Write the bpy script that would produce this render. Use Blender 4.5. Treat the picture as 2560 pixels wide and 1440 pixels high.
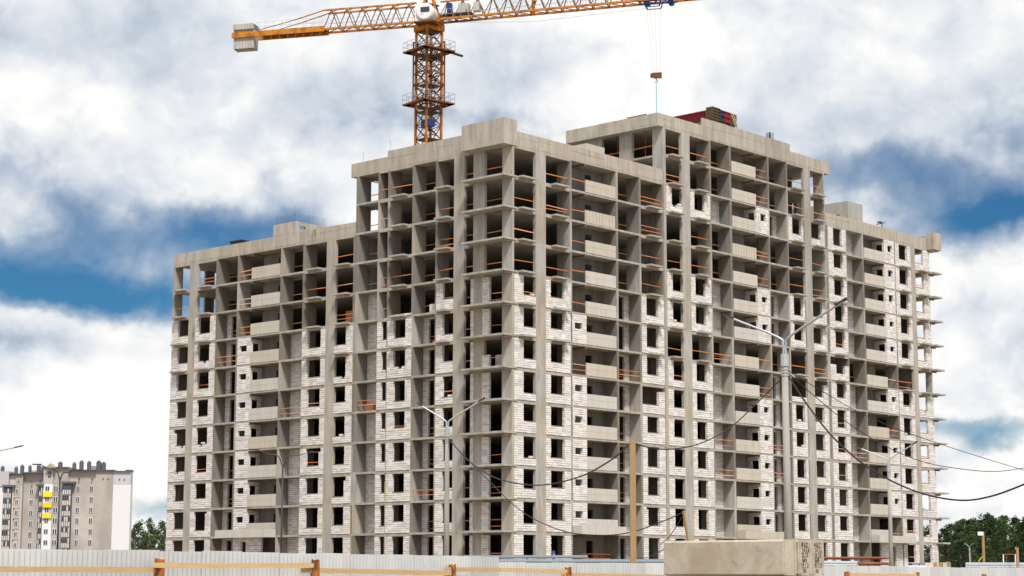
import bpy, math, random
import numpy as np
from mathutils import Vector, Matrix

# ---------------------------------------------------------------- scene, camera, sky, sun
for o in list(bpy.data.objects):
    bpy.data.objects.remove(o)
scene = bpy.context.scene
COL = scene.collection
RND = random.Random(7)
R = math.radians

FPX = 4705.376                      # focal length in pixels of a 2560 px wide frame
YAW, PITCH, ROLL = R(42.07812), R(8.72781), R(0.0939)
CAM = Vector((-128.1066, -115.4719, -1.1724))
FW = Vector((math.cos(PITCH) * math.cos(YAW), math.cos(PITCH) * math.sin(YAW), math.sin(PITCH)))
RT0 = Vector((math.sin(YAW), -math.cos(YAW), 0))
UP0 = RT0.cross(FW)
RT = RT0 * math.cos(ROLL) + UP0 * math.sin(ROLL)
UP = -RT0 * math.sin(ROLL) + UP0 * math.cos(ROLL)
FH = Vector((math.cos(YAW), math.sin(YAW), 0))     # level forward, level right
RH = RT0.copy()
GROUND = -2.88
Z0 = Vector((0, 0, 1))

cd = bpy.data.cameras.new('camera')
cd.sensor_width = 36.0
cd.lens = FPX / 2560.0 * 36.0
cd.clip_start = 0.5
cd.clip_end = 6000
cam = bpy.data.objects.new('camera', cd)
COL.objects.link(cam)
m3 = Matrix((RT, UP, -FW)).transposed()
cam.matrix_world = Matrix.Translation(CAM) @ m3.to_4x4()
scene.camera = cam

SUN_AZ = Vector((-0.56, -0.83, 0)).normalized()
SUN_EL = R(55)
world = bpy.data.worlds.new('World')
scene.world = world
world.use_nodes = True
nt = world.node_tree
nt.nodes.clear()


class NG:
    """tiny helper for node trees"""
    def __init__(self, tree):
        self.t = tree

    def n(self, typ, **kw):
        nd = self.t.nodes.new(typ)
        for k, v in kw.items():
            setattr(nd, k, v)
        return nd

    def put(self, nd, idx, val):
        if hasattr(val, 'is_linked'):
            self.t.links.new(val, nd.inputs[idx])
        elif val is not None:
            nd.inputs[idx].default_value = val

    def math(self, op, a, b=None, c=None, clamp=False):
        nd = self.n('ShaderNodeMath', operation=op, use_clamp=clamp)
        self.put(nd, 0, a); self.put(nd, 1, b); self.put(nd, 2, c)
        return nd.outputs[0]

    def vec(self, op, a, b=None, c=None):
        nd = self.n('ShaderNodeVectorMath', operation=op)
        self.put(nd, 0, a); self.put(nd, 1, b)
        if c is not None:
            self.put(nd, 2, c)
        return nd.outputs['Value'] if op in ('DOT_PRODUCT', 'LENGTH') else nd.outputs[0]

    def noise(self, v, scale, detail=6, rough=0.55, dist=0.0):
        nd = self.n('ShaderNodeTexNoise')
        self.put(nd, 'Vector', v)
        nd.inputs['Scale'].default_value = scale
        nd.inputs['Detail'].default_value = detail
        nd.inputs['Roughness'].default_value = rough
        nd.inputs['Distortion'].default_value = dist
        return nd.outputs['Fac']

    def sstep(self, v, a, b, lo=0.0, hi=1.0):
        nd = self.n('ShaderNodeMapRange', interpolation_type='SMOOTHSTEP')
        self.put(nd, 0, v)
        nd.inputs[1].default_value = a; nd.inputs[2].default_value = b
        nd.inputs[3].default_value = lo; nd.inputs[4].default_value = hi
        return nd.outputs[0]

    def mix(self, f, a, b, mode='MIX'):
        nd = self.n('ShaderNodeMix', data_type='RGBA', blend_type=mode)
        self.put(nd, 0, f)
        for i, x in ((6, a), (7, b)):
            if isinstance(x, tuple) and len(x) == 3:
                x = x + (1,)
            self.put(nd, i, x)
        return nd.outputs[2]


g = NG(nt)
tc = g.n('ShaderNodeTexCoord').outputs['Generated']
sky = g.n('ShaderNodeTexSky', sky_type='NISHITA')
sky.sun_disc = False
sky.sun_elevation = SUN_EL
sky.sun_rotation = math.atan2(SUN_AZ.x, SUN_AZ.y)
sky.air_density = 1.0; sky.dust_density = 0.3; sky.ozone_density = 3.0
du = g.math('ARCTAN2', g.vec('DOT_PRODUCT', tc, tuple(RH)), g.vec('DOT_PRODUCT', tc, tuple(FH)))
sep = g.n('ShaderNodeSeparateXYZ'); nt.links.new(tc, sep.inputs[0])
dv = g.math('ARCSINE', sep.outputs[2])
cmb = g.n('ShaderNodeCombineXYZ'); nt.links.new(du, cmb.inputs[0]); nt.links.new(dv, cmb.inputs[1])
uv = cmb.outputs[0]
cv = g.vec('MULTIPLY', tc, (1.0, 1.0, 1.2))
warp = g.n('ShaderNodeTexNoise'); nt.links.new(cv, warp.inputs['Vector'])
warp.inputs['Scale'].default_value = 22; warp.inputs['Detail'].default_value = 5
cvw = g.vec('MULTIPLY_ADD', warp.outputs['Color'], (0.03, 0.03, 0.03), cv)

w2 = g.n('ShaderNodeTexNoise'); nt.links.new(cv, w2.inputs['Vector'])
w2.inputs['Scale'].default_value = 16; w2.inputs['Detail'].default_value = 7; w2.inputs['Roughness'].default_value = 0.6
uvw = g.vec('ADD', g.vec('MULTIPLY_ADD', w2.outputs['Color'], (0.055, 0.040, 0.0), uv), (-0.0275, -0.020, 0.0))


def blobs(lst, start):
    acc = start
    for px, py, sx, sy, amp in lst:
        a, e = (px - 1280) / FPX, (1442 - py) / FPX
        d = g.vec('MULTIPLY_ADD', uvw, (FPX / sx, FPX / sy, 0), (-a * FPX / sx, -e * FPX / sy, 0))
        ex = g.math('POWER', 0.3679, g.vec('DOT_PRODUCT', d, d))
        acc = g.math('MULTIPLY_ADD', ex, amp, acc)
    return acc




def puffs(v):
    nd = g.n('ShaderNodeTexVoronoi', feature='F1')
    g.put(nd, 'Vector', v)
    nd.inputs['Scale'].default_value = 18; nd.inputs['Detail'].default_value = 3.0; nd.inputs['Roughness'].default_value = 0.55
    nd.inputs['Lacunarity'].default_value = 2.1
    return g.math('MULTIPLY_ADD', nd.outputs['Distance'], -0.62, 0.80)


def cloud_field(v):
    return g.math('MULTIPLY_ADD', puffs(v), 0.26, g.math('MULTIPLY', g.noise(v, 6.5, 9, 0.52, 0.15), 0.78))


n1 = cloud_field(cvw)
cover = blobs([(240, 750, 330, 52, -0.50), (0, 690, 260, 66, -0.26), (610, 590, 230, 60, -0.30), (700, 420, 80, 110, -0.13), (350, 640, 200, 40, -0.10),
               (450, 440, 170, 80, 0.16), (880, 440, 90, 70, 0.24), (2520, 555, 170, 50, -0.40), (2270, 450, 220, 80, -0.14), (1960, 300, 300, 90, 0.22),
               (2400, 1092, 220, 30, -0.24), (150, 1000, 360, 120, 0.40), (2450, 790, 190, 120, 0.3), (1850, 130, 700, 150, 0.3),
               (260, 190, 400, 150, 0.26), (850, 150, 300, 100, 0.24), (760, 290, 220, 40, -0.10), (1150, 300, 200, 50, -0.20), (110, 870, 220, 40, 0.16),
               (2470, 1230, 160, 60, 0.25), (380, 1150, 90, 80, 0.2), (400, 1285, 90, 30, -0.16), (2350, 960, 120, 60, 0.2)], g.math('ADD', n1, 0.115))
alpha = g.math('MULTIPLY_ADD', g.sstep(cover, 0.36, 0.57), 0.36, g.sstep(cover, 0.10, 0.62, 0.0, 0.64))
n2 = g.noise(cvw, 9.0, 5, 0.5, 0.2)
n3 = cloud_field(g.vec('ADD', cvw, tuple(Z0 * 0.016 - RH * 0.010)))
lit = g.math('MULTIPLY_ADD', g.math('SUBTRACT', n1, n3), 1.5, g.math('ADD', n2, 0.075))
lit = blobs([(80, 190, 170, 100, -0.15), (80, 885, 150, 40, -0.40), (2350, 330, 300, 80, -0.16), (1250, 170, 300, 110, -0.14), (330, 100, 160, 60, -0.10), (200, 620, 250, 60, -0.2),
             (1900, 120, 300, 120, 0.14), (560, 420, 170, 70, 0.16), (300, 1060, 320, 100, 0.22), (2450, 700, 160, 90, 0.16), (760, 260, 260, 80, -0.14), (300, 330, 260, 60, 0.10),
             (2420, 940, 160, 60, -0.12), (1050, 330, 220, 70, -0.18), (2300, 430, 200, 60, -0.18), (1700, 60, 220, 70, 0.10), (2000, 330, 160, 60, -0.06)], lit)
ramp = g.n('ShaderNodeValToRGB')
nt.links.new(lit, ramp.inputs[0])
cr = ramp.color_ramp
cr.elements[0].position = 0.10; cr.elements[0].color = (0.38, 0.46, 0.57, 1)
cr.elements[1].position = 0.72; cr.elements[1].color = (1.03, 1.02, 1.0, 1)
e = cr.elements.new(0.40); e.color = (0.68, 0.735, 0.81, 1)
CLOUD_GAIN = 6.3
cloud = g.vec('SCALE', ramp.outputs[0]); cloud.node.inputs['Scale'].default_value = CLOUD_GAIN
deep = g.mix(1.0, sky.outputs[0], (0.115, 0.285, 0.40), 'MULTIPLY')
final = g.mix(alpha, deep, cloud)
bg = g.n('ShaderNodeBackground')
nt.links.new(final, bg.inputs[0])
bg.inputs[1].default_value = 0.096
outw = g.n('ShaderNodeOutputWorld'); nt.links.new(bg.outputs[0], outw.inputs[0])
try:
    world.cycles.sampling_method = 'MANUAL'; world.cycles.sample_map_resolution = 512
except Exception:
    pass

sl = bpy.data.lights.new('sun', 'SUN')
sl.energy = 3.0; sl.angle = R(11); sl.color = (1.0, 0.955, 0.89)
sun = bpy.data.objects.new('sun', sl); COL.objects.link(sun)
sd = -(SUN_AZ * math.cos(SUN_EL) + Vector((0, 0, math.sin(SUN_EL))))
sun.rotation_euler = sd.to_track_quat('-Z', 'Y').to_euler()
sun.location = (-60, -90, 90)

scene.view_settings.view_transform = 'Standard'
scene.view_settings.look = 'None'
scene.view_settings.gamma = 1.0
scene.view_settings.use_curve_mapping = False
scene.view_settings.exposure = 0.72
scene.render.engine = 'CYCLES'
scene.cycles.max_bounces = 6
scene.cycles.diffuse_bounces = 2


def at(px, py, d):
    """world point at forward distance d that the photograph shows at pixel (px, py)"""
    return CAM + (FW + RT * ((px - 1280) / FPX) - UP * ((py - 720) / FPX)) * d


# ---------------------------------------------------------------- materials
def material(name):
    m = bpy.data.materials.new(name)
    m.use_nodes = True
    t = m.node_tree
    b = t.nodes['Principled BSDF']
    return m, NG(t), b


def concrete_mat(name, c_warm, c_cool, dark=0.55, seams=True, rough=0.9, streak=0.30, zoom=1.0):
    m, g, b = material(name)
    geo = g.n('ShaderNodeNewGeometry').outputs['Position']
    if zoom != 1.0: geo = g.vec('MULTIPLY', geo, (zoom, zoom, zoom))
    oi = g.n('ShaderNodeObjectInfo').outputs['Random']
    big = g.noise(geo, 0.33, 7, 0.62, 0.4)
    mid = g.noise(g.vec('MULTIPLY', geo, (1.0, 1.0, 0.2)), 1.5, 6, 0.6, 0.3)
    fine = g.noise(geo, 9.0, 5, 0.65)
    base = g.mix(g.sstep(g.math('MULTIPLY_ADD', big, 0.9, g.math('MULTIPLY_ADD', oi, 0.9, -0.4)), 0.2, 0.85), c_warm, c_cool)
    tone = g.math('MULTIPLY_ADD', g.sstep(mid, 0.32, 0.68), streak, 1.06 - streak)
    tone = g.math('MULTIPLY', tone, g.math('MULTIPLY_ADD', fine, 0.30, 0.85))
    tone = g.math('MULTIPLY', tone, g.math('MULTIPLY_ADD', oi, 0.16, 0.92))
    st = g.noise(g.vec('MULTIPLY', geo, (1.6, 1.6, 0.22)), 1.1, 8, 0.66, 0.8)
    tone = g.math('MULTIPLY', tone, g.sstep(st, 0.24, 0.42, dark, 1.0))
    if seams:
        sx = g.n('ShaderNodeSeparateXYZ'); g.t.links.new(geo, sx.inputs[0])
        su = g.math('ADD', sx.outputs[0], sx.outputs[1])
        fr = g.math('ABSOLUTE', g.math('SUBTRACT', g.math('FRACT', g.math('MULTIPLY', su, 1 / 1.22)), 0.5))
        tone = g.math('MULTIPLY', tone, g.sstep(fr, 0.475, 0.5, 1.0, 0.86))
    col = g.mix(1.0, base, tone, 'MULTIPLY')
    # rust and lime blotches
    rust = g.sstep(g.noise(g.vec('MULTIPLY', geo, (1.0, 1.0, 0.5)), 0.8, 6, 0.7), 0.66, 0.76)
    col = g.mix(g.math('MULTIPLY', rust, 0.45), col, (0.30, 0.20, 0.10))
    lime = g.sstep(g.noise(g.vec('ADD', geo, (31.0, 7.0, 3.0)), 0.9, 7, 0.7), 0.60, 0.74)
    col = g.mix(g.math('MULTIPLY', lime, 0.35), col, (0.55, 0.53, 0.48))
    g.t.links.new(col, b.inputs['Base Color'])
    b.inputs['Roughness'].default_value = rough
    b.inputs['Specular IOR Level'].default_value = 0.2
    bp = g.n('ShaderNodeBump'); bp.inputs['Strength'].default_value = 0.35; bp.inputs['Distance'].default_value = 0.03
    g.t.links.new(g.math('ADD', fine, mid), bp.inputs['Height'])
    g.t.links.new(bp.outputs[0], b.inputs['Normal'])
    return m


def plain_mat(name, col, rough=0.6, metal=0.0, var=0.25, scale=3.0, col2=None, stretch=(1, 1, 1), spec=0.3, bump=0.0, local=False):
    m, g, b = material(name)
    if local:
        p = g.n('ShaderNodeTexCoord').outputs['Object']
    else:
        p = g.n('ShaderNodeNewGeometry').outputs['Position']
    nz = g.noise(g.vec('MULTIPLY', p, stretch), scale, 6, 0.6, 0.2)
    oi = g.n('ShaderNodeObjectInfo').outputs['Random']
    tone = g.math('MULTIPLY_ADD', nz, 2 * var, 1 - var)
    tone = g.math('MULTIPLY', tone, g.math('MULTIPLY_ADD', oi, 0.2, 0.9))
    base = col if col2 is None else g.mix(g.sstep(nz, 0.42, 0.62), col, col2)
    if col2 is None:
        rgb = g.n('ShaderNodeRGB'); rgb.outputs[0].default_value = tuple(col) + (1,); base = rgb.outputs[0]
    g.t.links.new(g.mix(1.0, base, tone, 'MULTIPLY'), b.inputs['Base Color'])
    b.inputs['Roughness'].default_value = rough
    b.inputs['Metallic'].default_value = metal
    b.inputs['Specular IOR Level'].default_value = spec
    if bump:
        bp = g.n('ShaderNodeBump'); bp.inputs['Strength'].default_value = bump; bp.inputs['Distance'].default_value = 0.02
        g.t.links.new(nz, bp.inputs['Height']); g.t.links.new(bp.outputs[0], b.inputs['Normal'])
    return m


M = {}
M['concrete'] = concrete_mat('raw_concrete', (0.405, 0.36, 0.305), (0.365, 0.342, 0.315), dark=0.40, streak=0.28)
M['cool_concrete'] = concrete_mat('cool_concrete', (0.375, 0.335, 0.285), (0.345, 0.33, 0.31), dark=0.5, streak=0.26)
M['shade_grey_concrete'] = concrete_mat('shade_grey_concrete', (0.215, 0.187, 0.157), (0.20, 0.187, 0.172), dark=0.5, streak=0.26)  # grey of the cast walls, colour darkened further to paint in recess shade
M['parapet'] = concrete_mat('parapet_concrete', (0.43, 0.38, 0.315), (0.38, 0.348, 0.308), dark=0.38, streak=0.26)
M['front'] = concrete_mat('balcony_concrete', (0.49, 0.44, 0.37), (0.46, 0.43, 0.395), dark=0.66, streak=0.10)


def block_mat():
    m, g, b = material('precast_concrete')
    p = g.n('ShaderNodeNewGeometry').outputs['Position']
    big = g.noise(p, 1.1, 7, 0.65, 0.9)
    mid = g.noise(g.vec('MULTIPLY', p, (2.0, 2.0, 5.0)), 1.0, 7, 0.6, 0.6)
    fine = g.noise(p, 30.0, 4, 0.6)
    col = g.mix(g.sstep(big, 0.38, 0.66), (0.36, 0.305, 0.23), (0.48, 0.43, 0.36))
    tone = g.math('MULTIPLY', g.math('MULTIPLY_ADD', fine, 0.16, 0.92), g.sstep(mid, 0.24, 0.46, 0.62, 1.0))
    g.t.links.new(g.mix(1.0, col, tone, 'MULTIPLY'), b.inputs['Base Color'])
    b.inputs['Roughness'].default_value = 0.92; b.inputs['Specular IOR Level'].default_value = 0.15
    bp = g.n('ShaderNodeBump'); bp.inputs['Strength'].default_value = 0.25; bp.inputs['Distance'].default_value = 0.01
    g.t.links.new(fine, bp.inputs['Height']); g.t.links.new(bp.outputs[0], b.inputs['Normal'])
    return m


M['precast'] = block_mat()
M['pole_concrete'] = concrete_mat('pole_concrete', (0.33, 0.30, 0.265), (0.29, 0.275, 0.255), dark=0.6, seams=False)


def brick_mat():
    m, g, b = material('aerated_block')
    p = g.n('ShaderNodeNewGeometry').outputs['Position']
    wn = g.n('ShaderNodeTexWhiteNoise'); wn.noise_dimensions = '3D'
    g.t.links.new(g.vec('SNAP', g.vec('ADD', p, (0.05, 0.05, 0.1)), (0.62, 0.62, 0.2)), wn.inputs[0])
    big = g.noise(p, 0.22, 5, 0.6)
    fine = g.noise(p, 6.0, 6, 0.65)
    col = g.mix(g.sstep(big, 0.4, 0.75), (0.71, 0.67, 0.655), (0.70, 0.665, 0.62))
    tone = g.math('MULTIPLY', g.math('MULTIPLY_ADD', wn.outputs[0], 0.36, 0.72), g.math('MULTIPLY_ADD', fine, 0.3, 0.87))
    col = g.mix(1.0, col, tone, 'MULTIPLY')
    dirt = g.sstep(g.noise(p, 1.4, 7, 0.7), 0.60, 0.76)
    col = g.mix(g.math('MULTIPLY', dirt, 0.5), col, (0.40, 0.30, 0.18))
    g.t.links.new(col, b.inputs['Base Color'])
    b.inputs['Roughness'].default_value = 0.95
    b.inputs['Specular IOR Level'].default_value = 0.1
    bp = g.n('ShaderNodeBump'); bp.inputs['Strength'].default_value = 0.3; bp.inputs['Distance'].default_value = 0.02
    g.t.links.new(fine, bp.inputs['Height']); g.t.links.new(bp.outputs[0], b.inputs['Normal'])
    return m


M['brick'] = brick_mat()
M['mortar'] = plain_mat('mortar', (0.21, 0.17, 0.14), 0.95, var=0.3, spec=0.1)


def stripe_mat(name, c1, c2, period):
    m, g, b = material(name)
    p = g.n('ShaderNodeNewGeometry').outputs['Position']
    s = g.n('ShaderNodeSeparateXYZ'); g.t.links.new(p, s.inputs[0])
    su = g.math('ADD', g.math('ADD', s.outputs[0], s.outputs[1]), s.outputs[2])
    fr = g.math('FRACT', g.math('MULTIPLY', su, 1 / period))
    g.t.links.new(g.mix(g.math('GREATER_THAN', fr, 0.5), c1, c2), b.inputs['Base Color'])
    b.inputs['Roughness'].default_value = 0.6
    return m


M['rail'] = plain_mat('orange_timber', (0.66, 0.19, 0.04), 0.7, var=0.35, col2=(0.50, 0.22, 0.09), scale=1.2)
M['tape'] = stripe_mat('barrier_tape', (0.80, 0.17, 0.05), (0.78, 0.55, 0.42), 0.42)
M['orange'] = plain_mat('crane_paint', (0.52, 0.19, 0.014), 0.65, var=0.5, scale=1.5, col2=(0.24, 0.08, 0.012))
M['rust_orange'] = plain_mat('crane_paint_worn', (0.15, 0.055, 0.014), 0.6, var=0.4, scale=2.0)
M['white'] = plain_mat('white_paint', (0.74, 0.74, 0.73), 0.45, var=0.1)
M['steel'] = plain_mat('galvanised_steel', (0.42, 0.44, 0.47), 0.45, metal=0.4, var=0.2, scale=8)
M['dark_steel'] = plain_mat('dark_steel', (0.045, 0.045, 0.05), 0.5, metal=0.3, var=0.3)
M['cable'] = plain_mat('cable_rubber', (0.018, 0.018, 0.02), 0.6, var=0.2)
M['ballast'] = plain_mat('ballast_concrete', (0.40, 0.38, 0.35), 0.9, var=0.3, stretch=(3, 3, 0.3))
M['blue'] = plain_mat('blue_paint', (0.01, 0.035, 0.17), 0.5, var=0.2)
M['sheet'] = plain_mat('zinc_sheet', (0.57, 0.585, 0.59), 0.5, metal=0.1, var=0.22, scale=2.2, stretch=(1, 1, 0.35))
M['sheet_blue'] = plain_mat('blue_grey_sheet', (0.30, 0.36, 0.41), 0.45, metal=0.2, var=0.15)
M['sheet_pale'] = plain_mat('pale_blue_sheet', (0.56, 0.63, 0.68), 0.45, metal=0.1, var=0.12)
M['timber'] = plain_mat('new_timber', (0.58, 0.40, 0.21), 0.75, var=0.4, scale=4, stretch=(0.6, 0.6, 6), col2=(0.46, 0.30, 0.14))
M['post_timber'] = plain_mat('weathered_timber', (0.34, 0.225, 0.12), 0.85, var=0.4, scale=6, stretch=(5, 5, 0.35), col2=(0.25, 0.16, 0.085))
M['foam'] = plain_mat('mounting_foam', (0.50, 0.40, 0.14), 0.9, var=0.3, scale=3)
M['old_timber'] = plain_mat('grey_timber', (0.40, 0.27, 0.14), 0.8, var=0.3, scale=4, stretch=(3, 3, 0.5))
M['bark'] = plain_mat('log_bark', (0.42, 0.13, 0.03), 0.9, var=0.5, scale=14, col2=(0.10, 0.045, 0.02), bump=0.9, stretch=(1, 1, 0.5))
M['end_grain'] = plain_mat('log_end', (0.55, 0.32, 0.14), 0.9, var=0.3, scale=10)
M['ground'] = plain_mat('sandy_ground', (0.30, 0.24, 0.17), 0.95, var=0.3, scale=0.3, col2=(0.20, 0.17, 0.12))
M['rust'] = plain_mat('rusty_steel', (0.26, 0.095, 0.05), 0.9, var=0.4, scale=5)
M['formwork_red'] = plain_mat('red_formwork', (0.17, 0.012, 0.02), 0.6, var=0.35, scale=2)
M['formwork_bright'] = plain_mat('bright_red_formwork', (0.27, 0.015, 0.02), 0.55, var=0.25, scale=2)
M['formwork_blue'] = plain_mat('blue_formwork', (0.03, 0.03, 0.07), 0.55, var=0.3, scale=2)
M['formwork_brown'] = plain_mat('brown_formwork', (0.13, 0.09, 0.055), 0.7, var=0.4, scale=2)
M['turquoise'] = plain_mat('turquoise_sling', (0.03, 0.42, 0.36), 0.6, var=0.1)
M['yellow'] = plain_mat('yellow_panel', (0.82, 0.55, 0.02), 0.6, var=0.1)
M['red_brick'] = plain_mat('red_brick', (0.30, 0.10, 0.05), 0.9, var=0.3, scale=6)
M['ink'] = plain_mat('black_marker', (0.015, 0.015, 0.015), 0.8, var=0.1)
M['glass'] = plain_mat('window_glass', (0.03, 0.04, 0.055), 0.12, var=0.4, scale=0.7, spec=0.6)
M['far_white'] = plain_mat('white_render', (0.66, 0.66, 0.67), 0.85, var=0.06)
M['far_lilac'] = plain_mat('lilac_render', (0.42, 0.40, 0.44), 0.85, var=0.08)
M['far_beige'] = plain_mat('stained_grey_brick', (0.44, 0.40, 0.37), 0.9, var=0.35, scale=0.14, col2=(0.31, 0.28, 0.26), stretch=(1, 1, 0.7))
M['far_pale'] = plain_mat('pale_band', (0.50, 0.45, 0.40), 0.9, var=0.1)
M['far_dark'] = plain_mat('dark_roof_metal', (0.09, 0.10, 0.115), 0.6, var=0.2)
M['trunk'] = plain_mat('tree_bark', (0.17, 0.13, 0.09), 0.9, var=0.4, scale=3, stretch=(1, 1, 0.3))
M['birch'] = plain_mat('pale_bark', (0.42, 0.36, 0.28), 0.9, var=0.4, scale=3, stretch=(1, 1, 0.5))


def leaf_mat(name, a, b_):
    m, g, b = material(name)
    p = g.n('ShaderNodeNewGeometry').outputs['Position']
    oi = g.n('ShaderNodeObjectInfo').outputs['Random']
    nz = g.noise(p, 0.55, 5, 0.6)
    nz2 = g.noise(p, 4.0, 3, 0.6)
    f = g.sstep(g.math('MULTIPLY_ADD', nz2, 0.5, g.math('MULTIPLY_ADD', oi, 0.25, g.math('MULTIPLY', nz, 0.6))), 0.35, 0.9)
    g.t.links.new(g.mix(f, a, b_), b.inputs['Base Color'])
    b.inputs['Roughness'].default_value = 0.7
    b.inputs['Specular IOR Level'].default_value = 0.2
    return m


M['leaf'] = leaf_mat('broad_leaf', (0.015, 0.038, 0.010), (0.048, 0.085, 0.020))
M['leaf_dark'] = leaf_mat('dark_leaf', (0.007, 0.021, 0.008), (0.024, 0.046, 0.014))
M['leaf_light'] = leaf_mat('light_leaf', (0.024, 0.054, 0.012), (0.070, 0.105, 0.026))


# ---------------------------------------------------------------- mesh helpers
class MB:
    def __init__(self):
        self.v = []; self.f = []; self.mi = []

    def box(self, x0, x1, y0, y1, z0, z1, mi=0):
        if x1 < x0: x0, x1 = x1, x0
        if y1 < y0: y0, y1 = y1, y0
        n = len(self.v)
        self.v += [(x0, y0, z0), (x1, y0, z0), (x1, y1, z0), (x0, y1, z0), (x0, y0, z1), (x1, y0, z1), (x1, y1, z1), (x0, y1, z1)]
        self.f += [(n, n + 3, n + 2, n + 1), (n + 4, n + 5, n + 6, n + 7), (n, n + 1, n + 5, n + 4),
                   (n + 1, n + 2, n + 6, n + 5), (n + 2, n + 3, n + 7, n + 6), (n + 3, n, n + 4, n + 7)]
        self.mi += [mi] * 6
        return self

    def obox(self, c, ax, ay, az, mi=0):
        """box centred at c with half-axis vectors ax, ay, az"""
        n = len(self.v)
        c = Vector(c)
        for sz in (-1, 1):
            for sx, sy in ((-1, -1), (1, -1), (1, 1), (-1, 1)):
                self.v.append(tuple(c + ax * sx + ay * sy + az * sz))
        self.f += [(n, n + 3, n + 2, n + 1), (n + 4, n + 5, n + 6, n + 7), (n, n + 1, n + 5, n + 4),
                   (n + 1, n + 2, n + 6, n + 5), (n + 2, n + 3, n + 7, n + 6), (n + 3, n, n + 4, n + 7)]
        self.mi += [mi] * 6
        return self

    def bar(self, a, b, w, h=None, mi=0, up=(0, 0, 1)):
        a = Vector(a); b = Vector(b); h = h or w
        d = b - a; L = d.length
        if L < 1e-6: return self
        d /= L
        u = Vector(up)
        if abs(d.dot(u)) > 0.98: u = Vector((1, 0, 0))
        s = d.cross(u).normalized(); t = s.cross(d).normalized()
        return self.obox((a + b) / 2, d * (L / 2), s * (w / 2), t * (h / 2), mi)

    def tube(self, pts, rad, seg=8, mi=0, cap=True):
        pts = [Vector(p) for p in pts]
        rs = rad if isinstance(rad, (list, tuple)) else [rad] * len(pts)
        n0 = len(self.v)
        ref = Vector((0.13, 0.97, 0.2))
        for i, p in enumerate(pts):
            d = (pts[min(i + 1, len(pts) - 1)] - pts[max(i - 1, 0)]).normalized()
            if abs(d.dot(ref)) > 0.97: ref = Vector((0.9, 0.1, 0.3))
            s = d.cross(ref).normalized(); t = s.cross(d).normalized()
            for k in range(seg):
                a = 2 * math.pi * k / seg
                self.v.append(tuple(p + (s * math.cos(a) + t * math.sin(a)) * rs[i]))
        for i in range(len(pts) - 1):
            for k in range(seg):
                a = n0 + i * seg + k; b = n0 + i * seg + (k + 1) % seg
                self.f.append((a, b, b + seg, a + seg)); self.mi.append(mi)
        if cap:
            self.f.append(tuple(n0 + k for k in range(seg))[::-1]); self.mi.append(mi)
            e = n0 + (len(pts) - 1) * seg
            self.f.append(tuple(e + k for k in range(seg))); self.mi.append(mi)
        return self

    def mesh(self, name):
        me = bpy.data.meshes.new(name)
        me.from_pydata(self.v, [], self.f)
        return me

    def build(self, name, mats, parent=None, smooth=False):
        me = self.mesh(name)
        if not isinstance(mats, (list, tuple)): mats = [mats]
        for m in mats: me.materials.append(M[m] if isinstance(m, str) else m)
        if any(self.mi):
            me.polygons.foreach_set('material_index', self.mi)
        if smooth:
            me.polygons.foreach_set('use_smooth', [True] * len(me.polygons))
        me.update()
        return link(name, me, parent)


def link(name, data, parent=None):
    o = bpy.data.objects.new(name, data)
    COL.objects.link(o)
    if parent: o.parent = parent
    return o


def tag(o, label, cat, group=None):
    o['label'] = label; o['category'] = cat
    if group: o['group'] = group
    return o


def thing(name, label, cat, group=None):
    return tag(link(name, None), label, cat, group)


def struct(o):
    o['kind'] = 'structure'; return o


def set_base(empty, p):
    """move an empty to the thing's base without moving its parts"""
    p = Vector(p)
    empty.location = p
    for c in empty.children:
        c.location = Vector(c.location) - p


# ---------------------------------------------------------------- ground
gm = MB(); gm.v = [(-2500, -2500, GROUND), (2500, -2500, GROUND), (2500, 2500, GROUND), (-2500, 2500, GROUND)]
gm.f = [(0, 1, 2, 3)]; gm.mi = [0]
struct(gm.build('ground', 'ground'))

# ---------------------------------------------------------------- the building under construction
H = 3.0
XL = -0.2
B = thing('apartment_building', 'unfinished grey concrete apartment block with white block infill and stepped roofline', 'building')


def fb(mb, face, s0, s1, d0, d1, z0, z1, mi=0):
    if face == 'L': mb.box(XL + d0, XL + d1, s0, s1, z0, z1, mi)
    else: mb.box(s0, s1, d0, d1, z0, z1, mi)
    return mb


def part(name, mat, face, s0, s1, d0, d1, z0, z1, parent=None):
    return fb(MB(), face, s0, s1, d0, d1, z0, z1).build(name, mat, parent or B)


BR = []          # every block: (x0,x1,y0,y1,z0,z1)
BW, BH, JT = 0.60, 0.2, 0.022


def rects_minus(s0, s1, z0, z1, holes):
    """split a rectangle round its holes"""
    zs = sorted({z0, z1, *[min(max(h[2], z0), z1) for h in holes], *[min(max(h[3], z0), z1) for h in holes]})
    out = []
    for a, b in zip(zs[:-1], zs[1:]):
        if b - a < 0.01: continue
        segs = [(s0, s1)]
        for h in holes:
            if h[2] < (a + b) / 2 < h[3]:
                ns = []
                for p, q in segs:
                    if h[0] > p: ns.append((p, min(q, h[0])))
                    if h[1] < q: ns.append((max(p, h[1]), q))
                segs = [x for x in ns if x[1] - x[0] > 0.03]
        out += [(p, q, a, b) for p, q in segs]
    return out


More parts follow.
